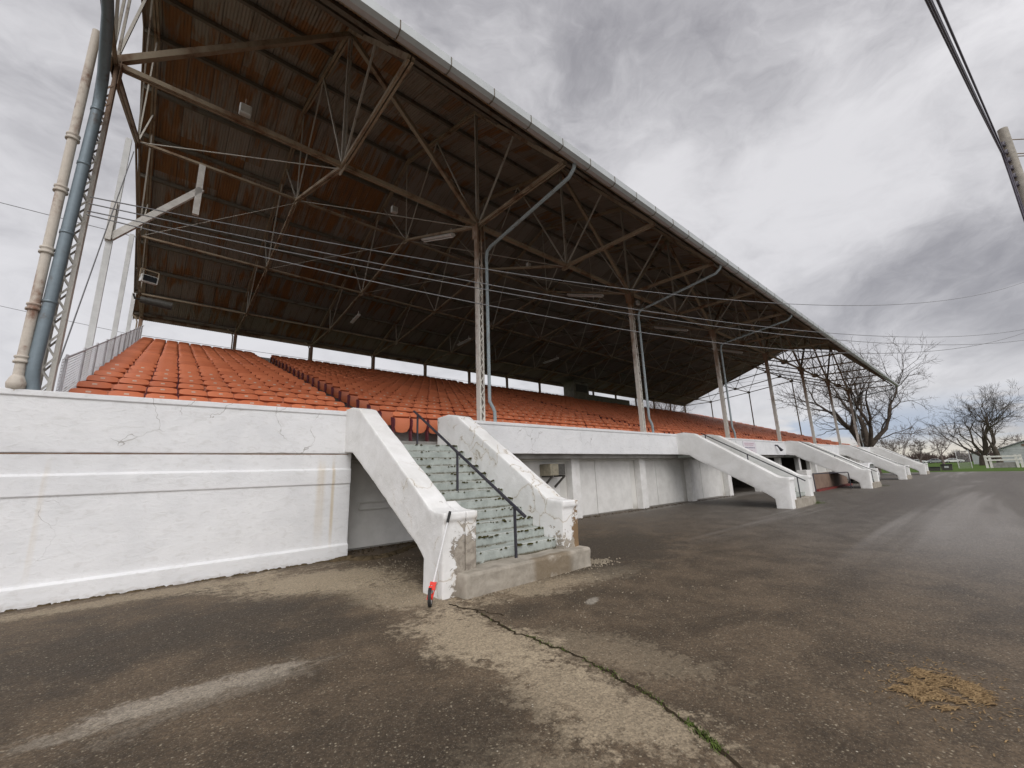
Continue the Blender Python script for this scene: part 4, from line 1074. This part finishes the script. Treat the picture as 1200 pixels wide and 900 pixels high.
bare_tree('bare_tree', (118, 1.7, 0), 13.4, .9, 33, .62, M['bark'], 'broad bare tree with forked trunk on the right lawn', 'bare trees', 8, fork=.15, twig=.008, n1=5)
bare_tree('bare_tree', (117, -.2, 0), 13.0, .7, 44, .36, M['bark'], 'slim bare tree behind the white gate on the right lawn', 'bare trees', 7, (-.10, .07), .27, .014, 3)
bx = [(150, 16, 11, 3), (158, 9.5, 12, 12), (135, 11.8, 7, 19), (170, 22, 9, 27), (175, -5.2, 8, 31)]
for i, (x, y, hh, sd) in enumerate(bx):
    bare_tree('bare_tree', (x, y, 0), hh, .8, sd, .22, M['bark_far'],
              ['distant bare tree over the parked cars at the lawn edge', 'taller distant bare tree right of the far brush', 'distant small bare tree left of the parked cars', 'distant bare tree low beside the last staircase', 'distant small bare tree behind the white building'][i], 'bare trees', 6, fork=.2, twig=.03, n1=3)
# far brush: a wood that reads as one mass
bsh = MB(); rnd = random.Random(17)
for k in range(900):
    u = rnd.random(); x = 205+rnd.uniform(-8, 25); y = -40+95*u; hh = (3.2+2.2*mnoise.noise(Vector((y*.12, 3, 0)))+1.2*mnoise.noise(Vector((y*.5, 8, 0))))*rnd.uniform(.6, 1.25)
    nst = rnd.randint(4, 7)
    for j in range(nst):
        a = rnd.uniform(0, 6.3); sp = rnd.uniform(.2, 1.6)
        p0 = Vector((x, y, -.1)); p1 = Vector((x+math.cos(a)*sp*.5, y+math.sin(a)*sp*.5, hh*.55)); p2 = Vector((x+math.cos(a)*sp, y+math.sin(a)*sp, hh))
        bsh.tube([p0, p1, p2], [.16, .11, .03], 3, cap=False)
tag(bsh.build('far_brush', M['brush']), 'brown leafless brush along the far edge of the grounds', 'brush', None, 'stuff')

# ------------------------------------------------------------------ things beyond the lawn
# white building with a gable
t = thing('white_building', (140, -2.8, 0), 'low white gabled building behind the right edge trees', 'building')
a = MB(); a.box(136, -8.0, -.1, 148, -.4, 3.0); a.build('wall', M['house'], t)
r = MB(); r.prism([(-8.5, 2.85), (-4.2, 4.5), (.1, 2.85), (.1, 3.0), (-4.2, 4.67), (-8.5, 3.0)], 135.5, 148.5); r.build('roof', M['shingle'], t)
gb = MB(); gb.prism([(-7.8, 3.01), (-4.2, 4.38), (-.6, 3.01)], 136.02, 136.25); gb.build('gable', M['house'], t)
q = MB(); q.box(135.93, -4.7, 3.4, 136.0, -3.7, 3.9); q.build('vent', M['brown_board'], t)
q = MB(); q.box(135.95, -7.4, .0, 135.99, -3.8, 2.3); q.build('garage_door', M['door'], t)
q = MB()
for k in range(9): q.box(135.96, -8.0, .3+.31*k, 135.985, -.4, .32+.31*k)
q.build('siding_joint', M['shingle'], t)
t = thing('shed', (142, 2.3, 0), 'small pale shed left of the white building behind the trees', 'shed')
a = MB(); a.box(140, 1.3, -.1, 145, 3.7, 2.3); a.build('wall', M['house'], t)
r = MB(); r.prism([(1.1, 2.2), (2.5, 3.0), (3.9, 2.2), (3.9, 2.34), (2.5, 3.15), (1.1, 2.34)], 139.6, 145.4); r.build('roof', M['shingle'], t)
# white board gate
t = thing('white_gate', (90, -.35, 0), 'white two-rail board gate standing on the right lawn', 'gate')
for y in (1.15, .75, -1.65, -2.05):
    p = MB(); p.box(89.9, y-.13, -.05, 90.16, y+.13, 1.75); p.build('post', M['wood_white'], t)
for z in (1.45, .95):
    p = MB(); p.box(89.86, -2.1, z, 89.896, 1.2, z+.22); p.build('rail', M['wood_white'], t)
p = MB(); p.box(90.0, -1.5, .0, 90.03, .6, .72); p.build('lower_panel', M['deck'], t)
# dark bins lying on the grass
def bin_(x, y, L_, hh, label, sep):
    t = thing('dark_bin', (x, y, 0), label, 'bin', 'dark bins on the lawn'); t['local'] = 1
    a = MB(); a.prism([(-L_/2, 0), (-L_/2-.05, hh*.8), (L_/2+.05, hh*.8), (L_/2, 0)], -.35, .35); a.build('body', M['dark_box'], t)
    b = MB(); b.prism([(-L_/2-.08, hh*.8+.002), (-L_/2-.04, hh), (L_/2+.04, hh), (L_/2+.08, hh*.8+.002)], -.4, .4); b.build('lid', M['black'], t)
    if sep:
        c = MB(); c.box(-.405, -.2, hh*.4, -.37, .2, hh*.7); c.build('label_plate', M['house'], t)
bin_(77.5, 5.75, 1.3, .5, 'long low dark bin on the lawn by the last staircase', False)
bin_(79, 4.55, .95, .8, 'taller dark bin with pale plate on the lawn', True)
# wire fence panel beyond
t = thing('mesh_screen', (92, 3.4, 0), 'faint grey mesh screen standing on the lawn behind the bins', 'screen')
m_s = MB()
for k in range(14): m_s.bar((92, 2.7+.1*k, 0), (92, 2.7+.1*k, 2.6), .012, .012)
for k in range(14): m_s.bar((92, 2.7, .2*k), (92, 4.0, .2*k), .012, .012)
m_s.build('mesh_panel', M['fence'], t)
for y in (2.68, 4.02):
    p = MB(); p.tube([(92, y, 0), (92, y, 2.7)], .04, 8); p.build('post', M['fence'], t)

# cars
def car(loc, ang, paint, label, group=None):
    t = thing('parked_car', loc, label, 'car', group); t['local'] = 1
    prof = [(-2.15, .32), (-2.2, .55), (-2.12, .82), (-1.55, .93), (-1.0, .98), (-.45, 1.36), (.1, 1.45), (.95, 1.42), (1.7, 1.02), (2.1, .95), (2.2, .7), (2.15, .32), (1.75, .28), (1.7, .5), (1.35, .62), (1.02, .5), (.97, .28), (-.97, .28), (-1.02, .5), (-1.35, .62), (-1.7, .5), (-1.75, .28)]
    b = MB(); n = len(prof)
    def ring_(w, s): return [(x, w*(1-(.16 if z > 1.0 else 0)*(z-1.0)/.45), z) for x, z in prof]
    b.prism([(x, z) for x, z in prof], -.86, .86, 'y'); o = b.build('body', paint, t); fix_normals(o.data)
    bv = o.modifiers.new('b', 'BEVEL'); bv.width = .06; bv.segments = 3; bv.limit_method = 'ANGLE'
    for s in (-1, 1):
        w_ = MB(); w_.prism([(-.85, 1.0), (-.42, 1.29), (.05, 1.36), (.05, 1.0)], s*.868-.006, s*.868+.006, 'y'); w_.prism([(.12, 1.0), (.12, 1.36), (.88, 1.33), (1.4, 1.02)], s*.868-.006, s*.868+.006, 'y'); w_.build('window', M['glass'], t)
    w_ = MB(); w_.add([(-1.0, -.72, 1.0), (-1.0, .72, 1.0), (-.5, .66, 1.335), (-.5, -.66, 1.335)], [(0, 3, 2, 1)]); o = w_.build('windscreen', M['glass'], t); o.location = (-.03, 0, .03)
    for x in (-1.35, 1.35):
        for s in (-1, 1):
            w_ = MB(); w_.lathe([(.0, -.1), (.3, -.1), (.33, -.06), (.33, .06), (.3, .1), (.0, .1)], (x, s*.80, .33), 18, 'y'); wh = w_.build('wheel', M['black'], t)
            w_ = MB(); w_.lathe([(.0, -.012), (.19, -.012), (.19, .012), (.0, .012)], (x, s*.905, .33), 14, 'y'); w_.build('rim', M['galv'], wh)
    for s in (-1, 1):
        h = MB(); h.box(-2.235, s*.62-.16, .62, -2.19, s*.62+.16, .76); h.build('headlight', M['tube'], t)
    t.rotation_euler = (0, 0, ang)
    return t
car((41.2, 7.1, 0), PI, M['car_white'], 'white car parked under the stand behind the third stairs')
CG = 'cars parked beyond the lawn'
for i, (x, y, a, p, lb) in enumerate(((190, 25, 1.4, 'car_white', 'white car parked beyond the lawn, leftmost of the row'), (191, 21, 1.5, 'car_grey', 'silver car parked beyond the lawn, second from left'),
                                     (190, 17.2, 1.5, 'car_white', 'white car parked beyond the lawn, between two silver cars'), (191, 13, 1.6, 'car_grey', 'silver car parked beyond the lawn, fourth from left'), (190, 9, 1.6, 'car_white', 'white car parked beyond the lawn, rightmost of the row'))):
    car((x, y, 0), a, M[p], lb, CG)

# ------------------------------------------------------------------ sky and light
SUN_D = Vector((-.42, -.78, .80)).normalized()     # towards the sun
world = bpy.data.worlds.new('World'); SC.world = world; world.use_nodes = True
g = G(world.node_tree); bg = world.node_tree.nodes['Background']
sky = g.new('ShaderNodeTexSky', sky_type='NISHITA'); sky.sun_disc = False
sky.sun_elevation = math.asin(SUN_D.z); sky.sun_rotation = math.atan2(SUN_D.x, SUN_D.y)
dv = g.vm('NORMALIZE', g.new('ShaderNodeTexCoord').outputs['Generated']); dz = g.sep(dv)
pl_ = g.comb(dz[0], dz[1], g.m('MULTIPLY', dz[2], 1.7))
warp = g.vm('ADD', pl_, g.vm('MULTIPLY', g.noise(3.0, 4, .55, pl_, 0, True), (.32, .32, .32)))
n1 = g.noise(2.6, 8, .60, g.vm('ADD', warp, (3.1, .7, 0)), .25); n2 = g.noise(8, 7, .62, warp, .3)
v = g.m('MULTIPLY_ADD', g.m('SUBTRACT', n1, .5), 1.35, .52); v = g.m('MULTIPLY_ADD', g.m('SUBTRACT', n2, .5), .42, v)
def blob(px, py, rad, amt):
    global v
    d = rdir(px, py); k = g.step(g.vm('DOT_PRODUCT', dv, tuple(d)), math.cos(math.radians(rad)), math.cos(math.radians(rad*.1)))
    v = g.m('MULTIPLY_ADD', k, amt, v)
for b_ in ((840, 40, 19, -.20), (640, 10, 16, -.10), (860, 215, 16, .22), (720, 175, 11, .14), (1000, 180, 12, .12), (1010, 290, 12, -.13), (1120, 330, 9, -.08), (60, 250, 26, .20), (30, 80, 16, -.06), (1150, 60, 16, .12),
           (50, 390, 12, .12), (450, 440, 32, .34), (1100, 440, 7, .14), (930, 470, 10, .22)): blob(*b_)
c = g.mix(g.step(v, .15, .95), (2.7, 2.64, 2.86), (7.1, 7.0, 7.2))
# thin blue gaps and a warm strip low over the horizon
lowb = g.m('MULTIPLY', g.step(dz[2], .125, .06), g.step(dz[2], .012, .04)); gap = g.m('MULTIPLY', lowb, g.step(g.noise(1, 4, .6, g.scale(dv, (5, 5, 24)), .3), .40, .58))
c = g.mix(g.m('MULTIPLY', gap, .75), c, (3.7, 4.5, 5.9))
c = g.mix(g.m('MULTIPLY', g.step(dz[2], .055, .0), .6), c, (8.3, 7.6, 6.2))
# the cloud is thinner and brighter on the sun's side, behind the camera
side = g.step(g.vm('DOT_PRODUCT', dv, tuple(SUN_D)), .0, 1.0)
c = g.mix(side, c, g.vm('MULTIPLY', c, (2.6, 2.58, 2.52)))
c = g.mix(.93, sky.outputs[0], c)
g.put(bg.inputs['Color'], c); bg.inputs['Strength'].default_value = .1
sun = bpy.data.objects.new('sun', bpy.data.lights.new('sun', 'SUN')); COL.objects.link(sun)
sun.data.energy = 1.0; sun.data.angle = math.radians(35); sun.data.color = (1, .975, .945)
sun.rotation_euler = (-SUN_D).to_track_quat('-Z', 'Y').to_euler()
SC.view_settings.view_transform = 'Standard'; SC.view_settings.look = 'None'; SC.view_settings.gamma = 1; SC.view_settings.use_curve_mapping = False
SC.view_settings.exposure = 0.14
SC.cycles.max_bounces = 8; SC.cycles.diffuse_bounces = 3
SC.cycles.use_denoising = True
